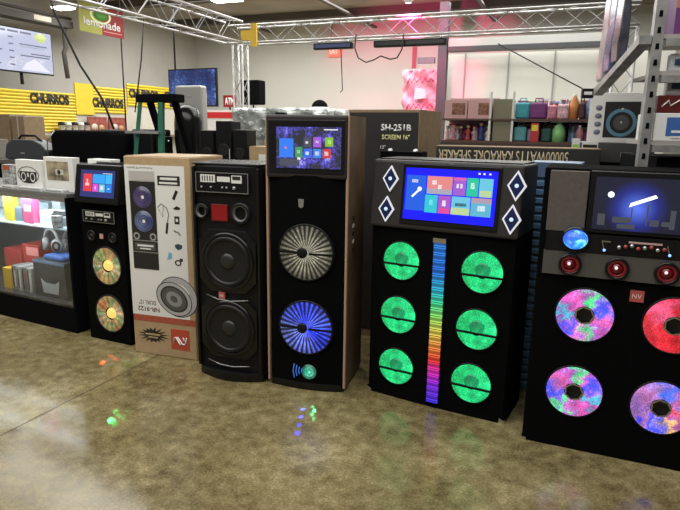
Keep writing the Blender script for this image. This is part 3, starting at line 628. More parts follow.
# ---- widest speaker, right edge ------------------------------------------------------
s6 = root('party_speaker', 'widest black speaker at the right edge with rainbow cones, red tweeters and blue dome', 'speaker', (.92, 2.64, 0), math.radians(-22.7))
w_ = .80
MB().box(0, w_, 0, .36, 0, 1.345, carpet).build('cabinet', s6, bevel=.006)
plate = mat('speckled_grey_plate', (.115, .10, .095), .35, noise=.12, nscale=60)
gp = MB().box(.025, .187, -.010, 0, 1.062, 1.335, plate).build('side_plate', s6, bevel=.003)
MB().box(w_-.187, w_-.025, -.010, 0, 1.062, 1.335, plate).build('side_plate', s6, bevel=.003)
bz = MB().box(.192, w_-.192, -.016, 0, 1.068, 1.34, blackgloss).build('bezel', s6, bevel=.004)
sc = MB().box(-.17, .21, -.004, 0, -.10, .13, mt_dark).build('screen', bz, (.385, -.017, 1.185))
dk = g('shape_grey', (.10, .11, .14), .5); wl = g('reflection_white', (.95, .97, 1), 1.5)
pic = MB(); pic.hexa([(-.03, -.0044, .005), (.075, -.0044, .050), (.075, -.0052, .050), (-.03, -.0052, .005), (-.026, -.0044, .022), (.066, -.0044, .062), (.066, -.0052, .062), (-.026, -.0052, .022)], wl); pic.build('tube_light_picture', sc)  # tube light mirrored in the glass, painted as a glowing bar
pic = MB()
for x0, x1, z0, z1 in ((.04, .046, -.07, .02), (-.02, -.015, -.06, .0), (.10, .14, -.07, -.05), (-.09, -.02, -.065, -.04), (.055, .09, -.072, -.045), (.13, .15, -.08, .0), (-.15, -.12, -.08, -.03), (-.07, .0, -.09, -.07)): pic.box(x0, x1, -.0050, -.0042, z0, z1, dk)
pic.build('room_picture', sc)  # grey shapes painted as the hall mirrored in the screen glass
MB().lathe((0, 0, 0), [(.013, 0), (.013, .001), (0, .001)], wl, 16).build('spot_picture', sc, (-.105, -.0042, .055))  # round reflection on the glass, painted as a glowing disc
cp = MB().box(.03, w_-.03, -.014, 0, .975, 1.060, blackgloss).build('control_panel', s6)
pn = MB().box(.255, w_-.255, -.018, -.014, .985, 1.05, blackplas).box(.265, .30, -.020, -.018, 1.030, 1.036, chrome).box(.37, .50, -.020, -.018, 1.033, 1.041, mat('pink_silver', (.6, .4, .4), .3)).build('mixer_panel', cp)
for j, x in enumerate((.335, .36, .385, .41, .435, .46, .485, .51)):
    MB().lathe((x, -.018, 1.012+.005*(j % 3)), [(.008, 0), (.008, .010), (0, .011)], mat('knob_red', (.35, .05, .05), .3) if j % 2 else alu, 12).build('knob', pn)
for x in (.275, .53): MB().bar((x, -.019, .998), (x-.01, -.019, 1.035), .004, .004, chrome).ball((x+.002, -.022, .994), .006, g('blue_led', (.2, .4, 1), 2), n=10).build('led', pn)
MB().box(.025, w_-.025, -.012, 0, .862, .972, mat('grille_grey', (.085, .08, .075), .55)).build('tweeter_strip', s6)
for x in (.143, .337, .531, .70):
    tw_ = MB().lathe((0, 0, 0), [(.050, 0), (.050, .010), (.042, .014), (.038, .008)], blackgloss, 36).lathe((0, 0, 0), [(.038, .008), (.028, .011), (.026, .002), (.026, -.001)], mat('ruby_ring', (.28, .02, .03), .2, .3), 36).lathe((0, 0, 0), [(.026, .002), (.018, .014), (0, .020)], mat('ruby', (.16, .005, .012), .12), 24).build('tweeter', s6, (x, -.012, .914))
    MB().ball((-.004, -.018, .006), .007, g('tweeter_glint', (1, .8, .8), 1), n=10).build('led', tw_)  # highlight on the ruby dome, put on as a glowing bead
MB().lathe((0, 0, 0), [(.062, 0), (.062, .008), (.054, .012)], blackgloss, 32).build('dome_ring', s6, (.155, -.014, 1.030))
m_dome = holo_mat('blue_crystal_dome', [(0, (.05, .15, .9)), (.3, (.05, .45, 1)), (.55, (.25, .75, 1)), (.7, (.03, .15, .8)), (1, (.05, .15, .9))], 1.3, wob=1.5, rings=0, nsc=25)
MB().ball((0, 0, 0), .052, m_dome, sy=.8, sz=.85, n=16).build('light_dome', s6, (.155, -.024, 1.032))
for x, z_, mt in ((.226, .680, m_h1), (.216, .300, m_h2), (.590, .682, m_h3), (.582, .292, m_h4)):
    wf = MB().lathe((0, 0, 0), [(.131, 0), (.131, .005), (.126, .007), (.123, .004)], blackplas, 64).lathe((0, 0, 0), [(.123, .004), (.10, .007), (.045, .003), (.038, .001)], mt, 64).build('woofer', s6, (x, -.001, z_))
    MB().lathe((0, 0, 0), [(.043, .004), (.038, .009), (.034, .005), (.0, .004)], blackgloss, 32).build('dust_cap', wf)
    MB().lathe((0, 0, 0), [(.044, .008), (.040, .0095), (.037, .008)], chrome, 7).build('hub_ring', wf)  # faceted chrome ring standing in for jagged reflections round the cap
o = MB().box(.402, .458, -.004, 0, .770, .822, mat('red_badge', (.5, .10, .09), .4)).build('badge', s6)
text('NV', o, .430, .796, -.0045, whitep, width=.038)
MB().box(-.002, .02, -.003, .02, .0, .018, chrome).build('corner_protector', s6)

# ---- big cartons behind the row -------------------------------------------------------
sh = root('speaker_carton', 'tall black-printed carton marked SH-251B standing behind the tallest tower', 'box', (.045, 4.17, 0), math.radians(-25))
MB().box(0, .52, 0, .52, 0, 1.63, carddark).build('carton', sh, bevel=.004)
pf = MB().box(.012, .513, -.002, 0, .05, 1.615, darkprint).build('black_print', sh)
text('SH-251B', pf, .355, 1.515, -.0026, white, width=.215, height=.045, bold=.03)
text('SCREEN 16"', pf, .355, 1.452, -.0026, mat('print_yellow', (.7, .68, .3), .5), width=.20, height=.034, bold=.03)
text('12"', pf, .265, 1.385, -.0026, white, width=.035)
MB().box(.0, .52, .0, .52, 1.6305, 1.634, card).build('top_flap', sh)
r = root('black_speaker', 'black speaker top with two small corner caps behind the wide green-lit speaker', 'speaker', (.24, 3.66, 0), math.radians(-22))
MB().box(0, .26, 0, .16, 0, 1.37, blackmatt).build('cabinet', r, bevel=.004)
for x in (.06, .22): MB().ball((x, .02, 1.37), .018, alu, n=12, half=True).build('rivet', r)
kb = root('speaker_carton', 'broad black carton with upside down gold lettering behind the green-lit speaker', 'box', (.62, 3.86, 0), math.radians(-15))
MB().box(0, 1.0, 0, .26, 0, 1.40, mat('black_carton', (.022, .02, .02), .6)).build('carton', kb, bevel=.004)
MB().box(0, 1.0, .0, .26, 1.4002, 1.404, carddark).build('top_flap', kb)
text('50000WATTS KARAOKE SPEAKER', kb, .415, 1.345, -.0012, mat('print_gold', (.50, .42, .27), .5), width=.80, height=.070, flip=True, bold=.015)

# ---- rear counter and what stands on it -------------------------------------------------
rc = root('rear_counter', 'long black-skirted counter behind the glass case and small tower', 'counter', W(-6.6, 4.3), YB)
MB().box(0, 2.38, 0, .95, 1.10, 1.14, mat('counter_top', (.12, .11, .10), .4)).build('countertop', rc, bevel=.003)
MB().box(.02, 2.36, .02, .93, .0, 1.10, blackmatt).build('skirt', rc)
rc2 = root('rear_counter', 'shorter dark counter behind the stepladder carrying small black speakers', 'counter', W(-4.20, 4.76), YB)
MB().box(0, 2.0, 0, .66, 1.10, 1.14, MATS['counter_top']).build('countertop', rc2, bevel=.003)
MB().box(.02, 1.98, .02, .64, .0, 1.10, blackmatt).build('skirt', rc2)
CZ = 1.1405
bb = root('boombox', 'black rounded boombox with top handle on the counter at far left', 'boombox', W(-5.63, 4.42, CZ), YB)
MB().prism([(0, .02), (.04, 0), (.52, 0), (.58, .02), (.60, .10), (.52, .17), (.42, .205), (.14, .205), (.04, .16)], 'y', 0, .16, mat('slate_plastic', (.045, .05, .06), .35)).build('body', bb, bevel=.012)
MB().tube([(.12, .08, .19), (.18, .08, .245), (.38, .08, .245), (.46, .08, .19)], .012, blackplas).build('handle', bb)
MB().box(.24, .30, -.002, 0, .06, .075, alu).build('badge', bb)
r = simple_box('cartons', 'brown open carton at far left behind the boombox', 'box', W(-6.35, 4.92, CZ), YB, .22, .28, .47, carddark); r.name = 'carton'
r = simple_box('carton', 'brown taped carton right of the open one behind the boombox', 'box', W(-6.10, 4.92, CZ), YB, .20, .28, .45, carddark)
MB().box(.09, .11, -.001, 0, 0, .45, mat('tape_pale', (.5, .45, .38), .4)).build('tape', r)
MB().box(0, .2, 0, .28, .4502, .455, white).build('paper', r)
r = simple_box('carton', 'grey cardboard box beside the boombox at the left edge', 'box', W(-6.2, 4.42, CZ), YB, .42, .18, .20, mat('grey_card', (.22, .20, .17), .8))
bc = root('equipment_case', 'large black equipment case on the counter above the white boxes', 'case', W(-5.0, 4.45, CZ), YB)
MB().box(0, .76, 0, .40, 0, .31, blackmatt).build('body', bc, bevel=.04)
MB().tube([(.08, -.005, .30), (.0, -.03, .20), (-.02, -.02, .02)], .006, alu).build('strap', bc)
MB().box(.60, .74, .1, .2, .3102, .322, alu).build('latch', bc)
r = root('equipment_case', 'narrow black case with blue-grey stripe beside the stepladder', 'case', W(-4.23, 4.77, CZ), YB)
MB().box(0, .26, 0, .3, 0, .33, blackplas).build('body', r, bevel=.02); MB().box(.03, .07, -.003, 0, .03, .28, mat('stripe_blue', (.05, .09, .14), .5)).build('stripe', r)
for k, (p, h_, ww) in enumerate(((-3.42, .33, .15), (-3.24, .42, .17), (-3.05, .34, .15), (-3.955, .26, .07))):
    lab = ['squat black shelf speaker just right of the round black dome', 'taller black speaker with a vertical light line on the counter', 'small black speaker right of the light-lined one', 'black speaker with silver studs below the round black dome'][k]
    r = root('shelf_speaker', lab, 'speaker', W(p, 4.80, CZ), YB)
    MB().box(0, ww, 0, .18, 0, h_, blackplas).build('cabinet', r, bevel=.008)
    c_ = MB().lathe((ww/2, 0, h_*.35), [(ww*.36, 0), (ww*.36, .006), (ww*.3, .006), (ww*.1, -.0), (0, .004)], cone, 24).build('woofer', r)
    if k == 1: MB().box(ww*.86, ww*.90, -.002, 0, .02, .16, whitep).build('light_line', r)
    if k == 3:
        for j in range(5): MB().ball((.04+.03*j, -.002, .12+.05*((j*2) % 3)), .008, whitep, n=8).build('stud', r)
r = root('silver_speaker', 'silver-grey upright panel speaker with round black dome in front of wall screen', 'speaker', W(-4.02, 5.22, CZ), YB)
MB().box(0, .34, 0, .10, 0, .78, mat('silver_panel', (.50, .50, .48), .35, .3)).build('body', r, bevel=.02)
MB().box(.14, .22, -.002, 0, .66, .67, mat('faint_print', (.3, .33, .36), .5)).build('badge', r)
r = root('dome_case', 'round black domed case in front of the silver panel speaker', 'case', W(-3.73, 5.04, CZ), YB)
MB().lathe((0, 0, 0), [(.12, 0), (.14, .2), (.14, .40), (.13, .48), (.10, .54), (.05, .57), (0, .58)], blackgloss, 28, axis='z').build('body', r)
r = root('cardboard_box', 'low open cardboard box with white label behind the plain black speaker', 'box', W(-2.86, 4.78, CZ), YB)
MB().box(0, .50, 0, .30, 0, .19, card).build('carton', r); MB().box(.10, .42, -.002, 0, .06, .12, white).build('label_panel', r)
MB().hexa([(0, 0, .19), (.02, 0, .19), (.02, .3, .19), (0, .3, .19), (-.03, 0, .25), (-.01, 0, .25), (-.01, .3, .25), (-.03, .3, .25)], card) if False else None
MB().box(.0, .50, .28, .30, .1905, .245, card).build('open_flap', r)
# ladder
ld = root('stepladder', 'green and black fibreglass stepladder standing between carton and rear counters', 'stepladder', W(-3.45, 3.95, 0), YB)
MB().box(.05, .44, -.05, .09, 1.69, 1.755, blackmatt).build('top_cap', ld, bevel=.01)
for a, b_ in (((.085, -.03, 1.69), (-.12, -.16, 0)), ((.295, -.03, 1.69), (.31, -.16, 0))): MB().bar(a, b_, .026 if a[0] < .1 else .045, .03, green).build('front_rail', ld)
for a, b_ in (((.12, .05, 1.69), (.13, .72, 0)), ((.37, .05, 1.69), (.40, .72, 0))): MB().bar(a, b_, .05, .035, blackmatt).build('rear_rail', ld, label='black rail')
for z_ in (1.44, 1.12, .78, .44): MB().box(.0-.125*(1.69-z_), .30, -.10, .0, z_, z_+.022, alu).build('step', ld)
# cable hanging beside
def hang(name, label, cat, pts, r_=.008, mt=None, group=None):
    o = MB().tube([W(*p) for p in pts], r_, mt or blackplas, 8).build(name); tag(o, label, cat, group); return o

# ---- churro stand --------------------------------------------------------------------------
ks = root('churro_stand', 'yellow corrugated churro stand along the left wall with black lettering', 'food stand', W(-9.8, 7.2, 0), YB+PI/2)
# local x runs along q, local y runs to -p (into the wall)
def corr(x0, x1, z0, z1, y):
    b_ = MB(); n = int((z1-z0)/.06)
    for j in range(n):
        za = z0+(z1-z0)*j/n; zb = z0+(z1-z0)*(j+1)/n
        b_.prism([(y+.03, za), (y+.004, za+.008), (y-.008, (za+zb)/2), (y+.004, zb-.008), (y+.03, zb)], 'x', x0, x1, yellow)
    return b_
kp = corr(.0, 2.25, 1.35, 2.14, 0).build('corrugated_panel', ks)
text('CHURROS', kp, 1.62, 2.0, -.012, darkprint, width=.93, height=.20, depth=.01, bold=.05)
kp = corr(2.75, 3.75, 1.76, 2.33, 0).build('corrugated_panel', ks)
MB().box(2.26, 2.745, -.01, .03, 1.72, 2.36, yellow).build('corner_panel', ks)
text('CHURROS', kp, 3.17, 1.99, -.012, darkprint, width=.93, height=.20, depth=.01, bold=.05)
kp = corr(3.80, 6.2, 1.95, 2.46, 0).build('corrugated_panel', ks)
text('CHURROS', kp, 4.35, 2.25, -.012, darkprint, width=1.02, height=.20, depth=.01, bold=.05)
text('CHURROS', kp, 5.62, 2.27, -.012, darkprint, width=1.02, height=.20, depth=.01, bold=.05)
for x0, x1 in ((.0, 2.25), (2.26, 3.75), (3.8, 6.2)): MB().box(x0, x1, .03, .9, 0, 1.3, mat('stand_white', (.6, .58, .5), .6)).build('counter_front', ks)
MB().box(0, 6.2, .031, .10, 1.301, 2.1, mat('stand_white', (.6, .58, .5), .6)).build('back_board', ks)
MB().box(0, 6.2, -.30, .03, 1.26, 1.30, mat('stand_top', (.25, .2, .15), .4)).build('serving_shelf', ks)
for j in range(5):
    x = 1.72+j*.165
    lab = ['leftmost', 'second', 'third', 'fourth', 'rightmost'][j]+' of five paper cups on the serving shelf, '+('white' if j % 2 else 'black')+' lid'
    r = root('paper_cup', lab, 'cup', W(-9.66, 7.2+x, 1.3005), YB, 'paper cups on the churro stand')
    MB().lathe((0, 0, 0), [(.04, 0), (.06, .2), (.065, .2), (.0, .2)], white, 20, axis='z').build('cup', r)
    MB().lathe((0, 0, .2), [(.068, 0), (.068, .02), (.05, .06), (0, .065)], whitep if j % 2 else blackplas, 20, axis='z').build('lid', r)
for j, x in enumerate((2.45, 3.05)):
    r = root('menu_board', ['menu board with red and brown food pictures below the corner of the stand', 'second menu board with red food pictures further along the stand'][j], 'menu board', W(-9.70, 7.2+x, 1.3005), YB+PI/2)
    MB().box(0, .55, 0, .02, 0, .38, mat('menu_red', (.28, .07, .05), .5, noise=.5, nscale=9)).build('board', r)
    MB().lathe((.18, -.001, .17), [(.09, 0), (.09, .002), (0, .002)], cream, 16, sz=.8).lathe((.38, -.001, .15), [(.08, 0), (.08, .002), (0, .002)], mat('bread', (.5, .3, .15), .5), 16, sz=.8).build('food_picture', r)
# menu tv, hung from ceiling
tv = root('menu_screen', 'wall screen showing a pale blue drinks menu at top left', 'television', W(-9.75, 7.35, 2.44), YB+PI/2)
MB().box(0, 1.58, 0, .06, 0, .79, blackplas).build('case', tv, bevel=.008)
ts = MB().box(.02, 1.56, -.004, 0, .025, .77, m_menu).build('screen', tv)
ink = g('menu_ink', (.16, .18, .3), .5)
for x0, x1 in ((.06, .22), (.26, .44), (.48, .58), (.62, .84), (.88, 1.12)): MB().box(x0, x1, -.006, -.004, .70, .735, ink).build('menu_heading', ts)
for j in range(5):
    MB().box(.10, .38+.05*(j % 3), -.006, -.004, .60-j*.12, .625-j*.12, ink).build('menu_line', ts)
    MB().box(.62, .72, -.006, -.004, .60-j*.12, .625-j*.12, ink).build('menu_price', ts)
for j, (x0, x1, z_) in enumerate(((.85, 1.45, .50), (.85, 1.40, .46), (1.08, 1.52, .345), (.85, 1.5, .30))): MB().box(x0, x1, -.006, -.004, z_, z_+.022, ink if j != 1 else g('menu_soft', (.4, .45, .6), .6)).build('menu_line', ts)
MB().lathe((1.32, -.005, .67), [(.13, 0), (.13, .001), (0, .001)], g('lemon_glow', (.65, .75, .3), .8), 24, sz=.65).build('lemon_mark', ts)
MB().prism([(.85, .06), (1.5, .05), (1.15, .27), (.95, .18)], 'y', -.006, -.004, g('menu_swirl', (.7, .72, .85), .85)).build('menu_photo', ts)
MB().tube([(.9, .08, .05), (.9, .08, -.12), (.9, .08, -.20)], .03, blackplas).build('mount_pole', tv)
# duct and conduit by the menu screen
dt = root('air_duct', 'dark duct run above the menu screen with a drop pipe', 'duct', W(-9.9, 7.5, 3.44), YB+PI/2)
MB().box(0, 2.15, 0, .3, .0, .13, beammat).tube([(0, .1, .2), (2.2, .1, .2)], .03, beammat).build('duct', dt)
MB().tube([(2.0, .1, .0), (1.96, .05, -.4), (1.9, .05, -.5), (1.95, .05, -1.0)], .045, beammat).build('drop_pipe', dt)
MB().box(1.2, 1.6, -.01, 0, .03, .12, cream).build('access_plate', dt)
# lemonade banner hanging from ceiling
bn = root('lemonade_banner', 'green and red hanging lemonade banner beside the lamp at top left', 'banner', W(-9.72, 9.64, 3.40), YB+PI/2)
lime = mat('banner_lime', (.33, .34, .05), .6); bred = mat('banner_red', (.26, .012, .015), .6)
MB().box(0, .62, 0, .01, 0, .60, lime).box(.62, 1.28, 0, .01, 0, .60, bred).build('cloth', bn)
pp = MB(); ring(pp, .60, .38, .16, .20, mat('banner_pale', (.75, .8, .45), .6), 1.5, .8, y=-.004); pp.build('lemon_outline', bn)
MB().lathe((.60, -.002, .38), [(.13, 0), (.13, .002), (0, .002)], mat('banner_green', (.08, .28, .04), .6), 24, sx=1.5, sz=.8).build('lemon_mark', bn)
text('lemonade', bn, .64, .22, -.006, white, width=1.05, height=.17, bold=.02)
MB().box(.66, 1.2, -.003, 0, .07, .09, mat('banner_pink', (.6, .25, .22), .6)).build('small_print', bn)
MB().tube([(.1, 0, .6), (.1, 0, HC-3.38)], .006, alu, 6).build('hanging_wire', bn); MB().tube([(1.2, 0, .6), (1.2, 0, HC-3.38)], .006, alu, 6).build('hanging_wire', bn)
# ceiling lamps
def highbay(p, q, label, z=3.72, w_=.9, e=8):
    r = root('ceiling_light', label, 'lamp', W(p, q, z), YB, 'hall ceiling lamps')
    MB().box(-w_/2, w_/2, -.13, .13, .06, .12, whitep).build('housing', r); MB().box(-w_/2+.02, w_/2-.02, -.11, .11, .03, .06, glow('lamp_white%d' % e, (1, .98, .92), e)).build('diffuser', r)
    for x in (-w_/3, w_/3): MB().tube([(x, 0, .12), (x, 0, HC-z)], .006, alu, 6).build('hanger', r)
    return r
highbay(-9.5, 9.05, 'bright hanging lamp beside the lemonade banner', 3.66, .42, 14)['group'] = ''
del bpy.data.objects['ceiling_light']['group']
for p, q, lab in ((-7.75, 9.3, 'bright ceiling lamp over the lemonade banner end of the truss'), (-7.0, 9.6, 'middle one of three bright ceiling lamps above the left truss'), (-6.6, 10.3, 'bright ceiling lamp nearest the truss corner')): highbay(p, q, lab, 3.86, .62, 14)

# ---- trusses -------------------------------------------------------------------------------
truss_metal = mat('truss_metal', (.40, .40, .40), .45, .5, noise=.2, nscale=9)
truss_dark = mat('truss_lattice_metal', (.26, .26, .26), .45, .5, noise=.2, nscale=9)
def truss(name, label, a, b_, sz_=.30, step=.32, rc_=.019, rd=.008):
    a, b_ = Vector(a), Vector(b_); L = (b_-a).length; r = root(name, label, 'truss', a, 0); d = (b_-a).normalized()
    if abs(d.z) > .9: s1, s2 = E1.copy(), E2.copy()
    else: s1 = d.cross(Vector((0, 0, 1))).normalized(); s2 = Vector((0, 0, 1))
    cs = [(s1*x+s2*y)*sz_/2 for x, y in ((-1, -1), (1, -1), (1, 1), (-1, 1))]
    for c_ in cs: MB().tube([c_, c_+d*L], rc_, truss_metal, 8).build('chord', r)
    n = max(2, int(L/step)); br = MB()
    for k in range(4):
        c1, c2 = cs[k], cs[(k+1) % 4]
        for i in range(n):
            u0, u1 = L*i/n, L*(i+1)/n
            br.tube([(c1 if i % 2 else c2)+d*u0, (c2 if i % 2 else c1)+d*u1], rd, truss_dark, 6, caps=False)
    br.build('lattice', r); return r
TZ = 3.26; Tq = 10.37; Tp = -6.37
truss('truss_tower', 'upright aluminium truss tower in the middle of the hall', W(Tp, Tq, 0), W(Tp, Tq, TZ-.18), .21, .30)
tc1 = truss('truss_beam', 'aluminium truss beam running right above the cartons and shelves', W(Tp-.15, Tq, TZ), W(.65, Tq, TZ), .32, .36)
tc2 = truss('truss_beam', 'aluminium truss beam running from the corner toward top left', W(Tp-.02, Tq-.18, TZ+.03), W(Tp-.02, 3.6, TZ+.03), .38, .36)
truss('truss_tower', 'upright truss tower at the far right end of the beam', W(.5, Tq, 0), W(.5, Tq, TZ-.18), .28, .36)
cl = root('truss_clamp', 'yellow clamp block on the truss corner', 'clamp', W(Tp+.38, Tq-.24, TZ-.25), YB)
MB().box(0, .12, 0, .05, 0, .42, mat('clamp_yellow', (.55, .36, .02), .5)).build('block', cl); MB().box(-.22, 0, .01, .04, .12, .30, mat('clamp_yellow', (.55, .36, .02), .5)).build('arm', cl)
# LED bars under the beam
for k, (p0, p1, mt_) in enumerate(((-4.72, -3.95, g('led_bar_blue', (.02, .03, .12), .6)), (-3.55, -2.25, blackgloss))):
    r = root('led_bar', ['short dark blue light bar clamped under the long truss beam', 'longer black light bar under the beam near the pink wall'][k], 'light bar', W(p0, Tq-.12, TZ-.345), YB)
    MB().box(0, p1-p0, -.05, .05, 0, .12, blackplas).build('housing', r, bevel=.02); MB().box(.04, p1-p0-.04, -.055, -.05, .03, .09, mt_).build('lens', r)
    for x in (.1, p1-p0-.1): MB().tube([(x, 0, .12), (x, 0, .16)], .02, alu, 8).build('clamp', r)
hang('cable', 'black power cable looping under the truss between the light bars', 'cable', [(-3.85, Tq-.24, TZ-.12), (-3.87, Tq-.24, TZ-.35), (-3.80, Tq-.24, TZ-.52), (-3.65, Tq-.24, TZ-.60), (-3.50, Tq-.24, TZ-.56), (-3.38, Tq-.24, TZ-.50), (-3.2, Tq-.24, TZ-.56), (-3.08, Tq-.24, TZ-.54), (-3.0, Tq-.24, TZ-.40), (-2.98, Tq-.24, TZ-.15)], .012)
# stage lamp with pink light
sl_ = root('stage_light', 'small white stage lamp hanging above the truss glowing pink', 'lamp', W(-2.85, 9.9, 3.55), YB)
MB().lathe((0, 0, 0), [(.05, 0), (.08, .05), (.08, .22), (.05, .28), (.02, .3), (.02, .7)], whitep, 20, axis='z').build('can', sl_)
MB().lathe((0, 0, 0), [(.048, .001), (0, .0)], g('pink_lens', (1, .3, .6), 8), 20, axis='z').build('lens', sl_)
def spot(p, q, z, tp, tq, tz, e, c_, ang, par=None, bl=.6):
    l = bpy.data.lights.new('pink_beam', 'SPOT'); l.energy = e; l.color = c_; l.spot_size = math.radians(ang); l.spot_blend = bl; l.shadow_soft_size = .08
    o = bpy.data.objects.new('pink_beam', l); col.objects.link(o); o.location = W(p, q, z)
    o.rotation_euler = (W(tp, tq, tz)-W(p, q, z)).to_track_quat('-Z', 'Y').to_euler(); return o
spot(-2.85, 9.9, 3.5, -3.7, 14.4, 2.9, 760, (1, .05, .24), 62)
spot(-2.9, 10.6, 1.2, -3.6, 14.6, 3.2, 60, (1, .05, .24), 60)
# wall mounted tv, signs, PA speaker
tv = root('television', 'hanging flat television with a blue wave picture beside the silver panel', 'television', W(-9.02, 11.5, 1.95), YB-.10)
MB().box(0, 1.42, 0, .06, 0, .84, blackplas).build('case', tv, bevel=.01); MB().box(.03, 1.39, -.004, 0, .03, .81, m_tvblue).build('screen', tv)
MB().tube([(.2, .03, .84), (.2, .03, HC-1.92)], .02, blackplas).build('hanger', tv)
MB().lathe((0, 0, 0), [(.06, 0), (.06, .12), (0, .12)], blackplas, 16, axis='z').build('mount_ball', tv, (.2, .03, 1.75))
sg = root('atm_sign', 'small red sign with white letters on the far wall beside the truss tower', 'sign', W(-7.60, 11.6, 1.95), YB)
MB().box(0, .32, 0, .04, 0, .26, mat('sign_maroon', (.25, .015, .015), .5)).build('board', sg); text('ATM', sg, .16, .13, -.003, white, width=.24, height=.15, bold=.03)
MB().tube([(.16, .02, 0), (.16, .02, -1.95)], .02, blackplas).build('post', sg)
rd_ = root('red_counter', 'white topped counter with a red stripe below the small sign', 'counter', W(-8.1, 11.3, 0), YB)
MB().box(0, .95, 0, .25, 0, 1.70, whitep).build('cabinet', rd_); MB().box(0, .95, -.01, 0, 1.70, 1.83, mat('stripe_red', (.55, .02, .03), .4)).build('red_stripe', rd_); MB().box(0, .95, 0, .25, 1.701, 1.88, whitep).build('top', rd_)
pa = root('pa_speaker', 'black loudspeaker on a pole right of the truss tower', 'speaker', W(-6.55, 11.0, 1.98), YB)
MB().box(-.22, .22, 0, .3, 0, .50, blackmatt).build('cabinet', pa, bevel=.03); MB().tube([(0, .15, 0), (0, .15, -1.98)], .02, blackplas).build('pole', pa)
ex = root('exit_sign', 'glowing red exit sign hanging below the truss on the far wall', 'sign', W(-6.45, 14.9, 3.38), YB)
MB().box(0, .34, 0, .06, 0, .27, g('exit_glow', (1, .16, .09), .9)).build('housing', ex); text('EXIT', ex, .17, .135, -.004, g('exit_letter', (1, .6, .5), 1.2), width=.24, height=.13, bold=.02)
MB().tube([(.1, .03, .27), (.1, .03, .85)], .015, alu).build('hanger', ex)
hang('hanging_wire', 'thin wire with a small hook hanging in front of the back wall', 'wire', [(-5.72, 14, 3.55), (-5.70, 14, 3.2), (-5.68, 14, 2.9), (-5.66, 14, 2.45), (-5.72, 14, 2.40)], .012)
hang('hanging_cable', 'thick black cable sweeping down from the ceiling past the menu screen', 'cable', [(-7.75, 7.0, 4.2), (-7.6, 7.05, 3.2), (-7.3, 7.2, 2.4), (-7.0, 7.3, 1.9), (-6.8, 7.35, 1.3)], .018)
hang('hanging_cable', 'thin dark cable hanging from the right edge of the lemonade banner', 'cable', [(-8.09, 9.00, 3.09), (-8.10, 9.00, 1.23)], .014)
hang('hanging_cable', 'thin dark cable hanging from the upper left truss toward the stepladder', 'cable', [(-7.03, 8.40, 3.32), (-7.14, 8.40, 2.61), (-7.34, 8.40, 1.74)], .012)

# ---- door opening on the right: pillar, header, panelled screen ---------------------------------
MB().box(-2.90, -2.72, 12.4, 12.6, 0, HC-.2, mat('pillar_paint', (.05, .045, .06), .6)).build('trim_8', rot=(0, 0, YB), kind='structure')
MB().box(-2.70, .45, 12.40, 12.65, 3.09, 3.18, mat('door_track', (.03, .03, .035), .5)).box(-2.70, .45, 12.45, 12.65, 3.181, 3.34, mat('lintel_grey', (.30, .30, .29), .6)).build('trim_9', rot=(0, 0, YB), kind='structure')
MB().box(.30, .45, 12.45, 12.65, 0, 3.12, greysteel).build('trim_10', rot=(0, 0, YB), kind='structure')
MB().box(-3.35, -2.99, 12.5, 12.6, 2.88, 3.0, greysteel).build('trim_11', rot=(0, 0, YB), kind='structure')
MB().box(-3.0, 1.5, 13.0, 13.05, 0, 3.10, wallmat2).build('wall_partition', rot=(0, 0, YB), kind='structure')
for k, p in enumerate((-2.45, -1.55, -.65)):
    MB().box(p, p+.03, 12.975, 12.998, 0, 3.1, mat('seam_grey', (.3, .3, .29), .7)).build('trim_%d' % (12+k), rot=(0, 0, YB), kind='structure')
hang('diagonal_wire', 'thin wire running diagonally across the pale partition panels', 'wire', [(-1.70, 12.4, 3.2), (.16, 12.4, 2.2)], .012)
pb = root('plastic_banner', 'crumpled pink-lit plastic banner beside the grey pillar', 'banner', W(-3.72, 12.75, 1.80), YB)
b_ = MB(); k = b_.mi(mat('pink_plastic', (.55, .30, .36), .3, noise=.3, nscale=7)); gr = []
for i in range(15):
    gr.append([b_.bm.verts.new((.85*j/14 + .02*math.sin(i*1.3+j), .05*math.sin(i*.9+j*.7)+.035*math.sin(j*2.3-i*1.7), .98*i/14-.06*math.sin(j*.5)*(1-i/14))) for j in range(15)])
for i in range(14):
    for j in range(14): b_.face([gr[i][j], gr[i][j+1], gr[i+1][j+1], gr[i+1][j]], k, True)
o = b_.build('sheet', pb); md = o.modifiers.new('thick', 'SOLIDIFY'); md.thickness = .01
MB().box(-.02, .88, .02, .06, .96, 1.0, alu).build('top_rail', pb)
cr = mat('banner_crimson', (.45, .01, .10), .5)
for z0 in (.74, .20):
    mk = [(.12, 0), (.17, .10), (.22, .01), (.28, .11), (.33, .02), (.40, .10), (.45, .0), (.52, .11), (.58, .02), (.64, .10), (.70, .03)]
    MB().tube([(x, -.095, z0-.05+z) for x, z in mk], .016, cr, 6).build('printed_scroll', pb)
MB().prism([(.28, .35), (.55, .38), (.52, .56), (.30, .60)], 'y', -.10, -.09, mat('banner_blush', (.8, .55, .6), .5)).build('printed_patch', pb)
o = MB().box(0, .10, 0, .02, 0, .7, mat('wall_notice', (.5, .06, .12), .5)).build('wall_notice', loc=W(-4.15, 14.96, 2.85), rot=(0, 0, YB)); tag(o, 'narrow vertical dark pink notice on the wall above the plastic banner', 'sign')

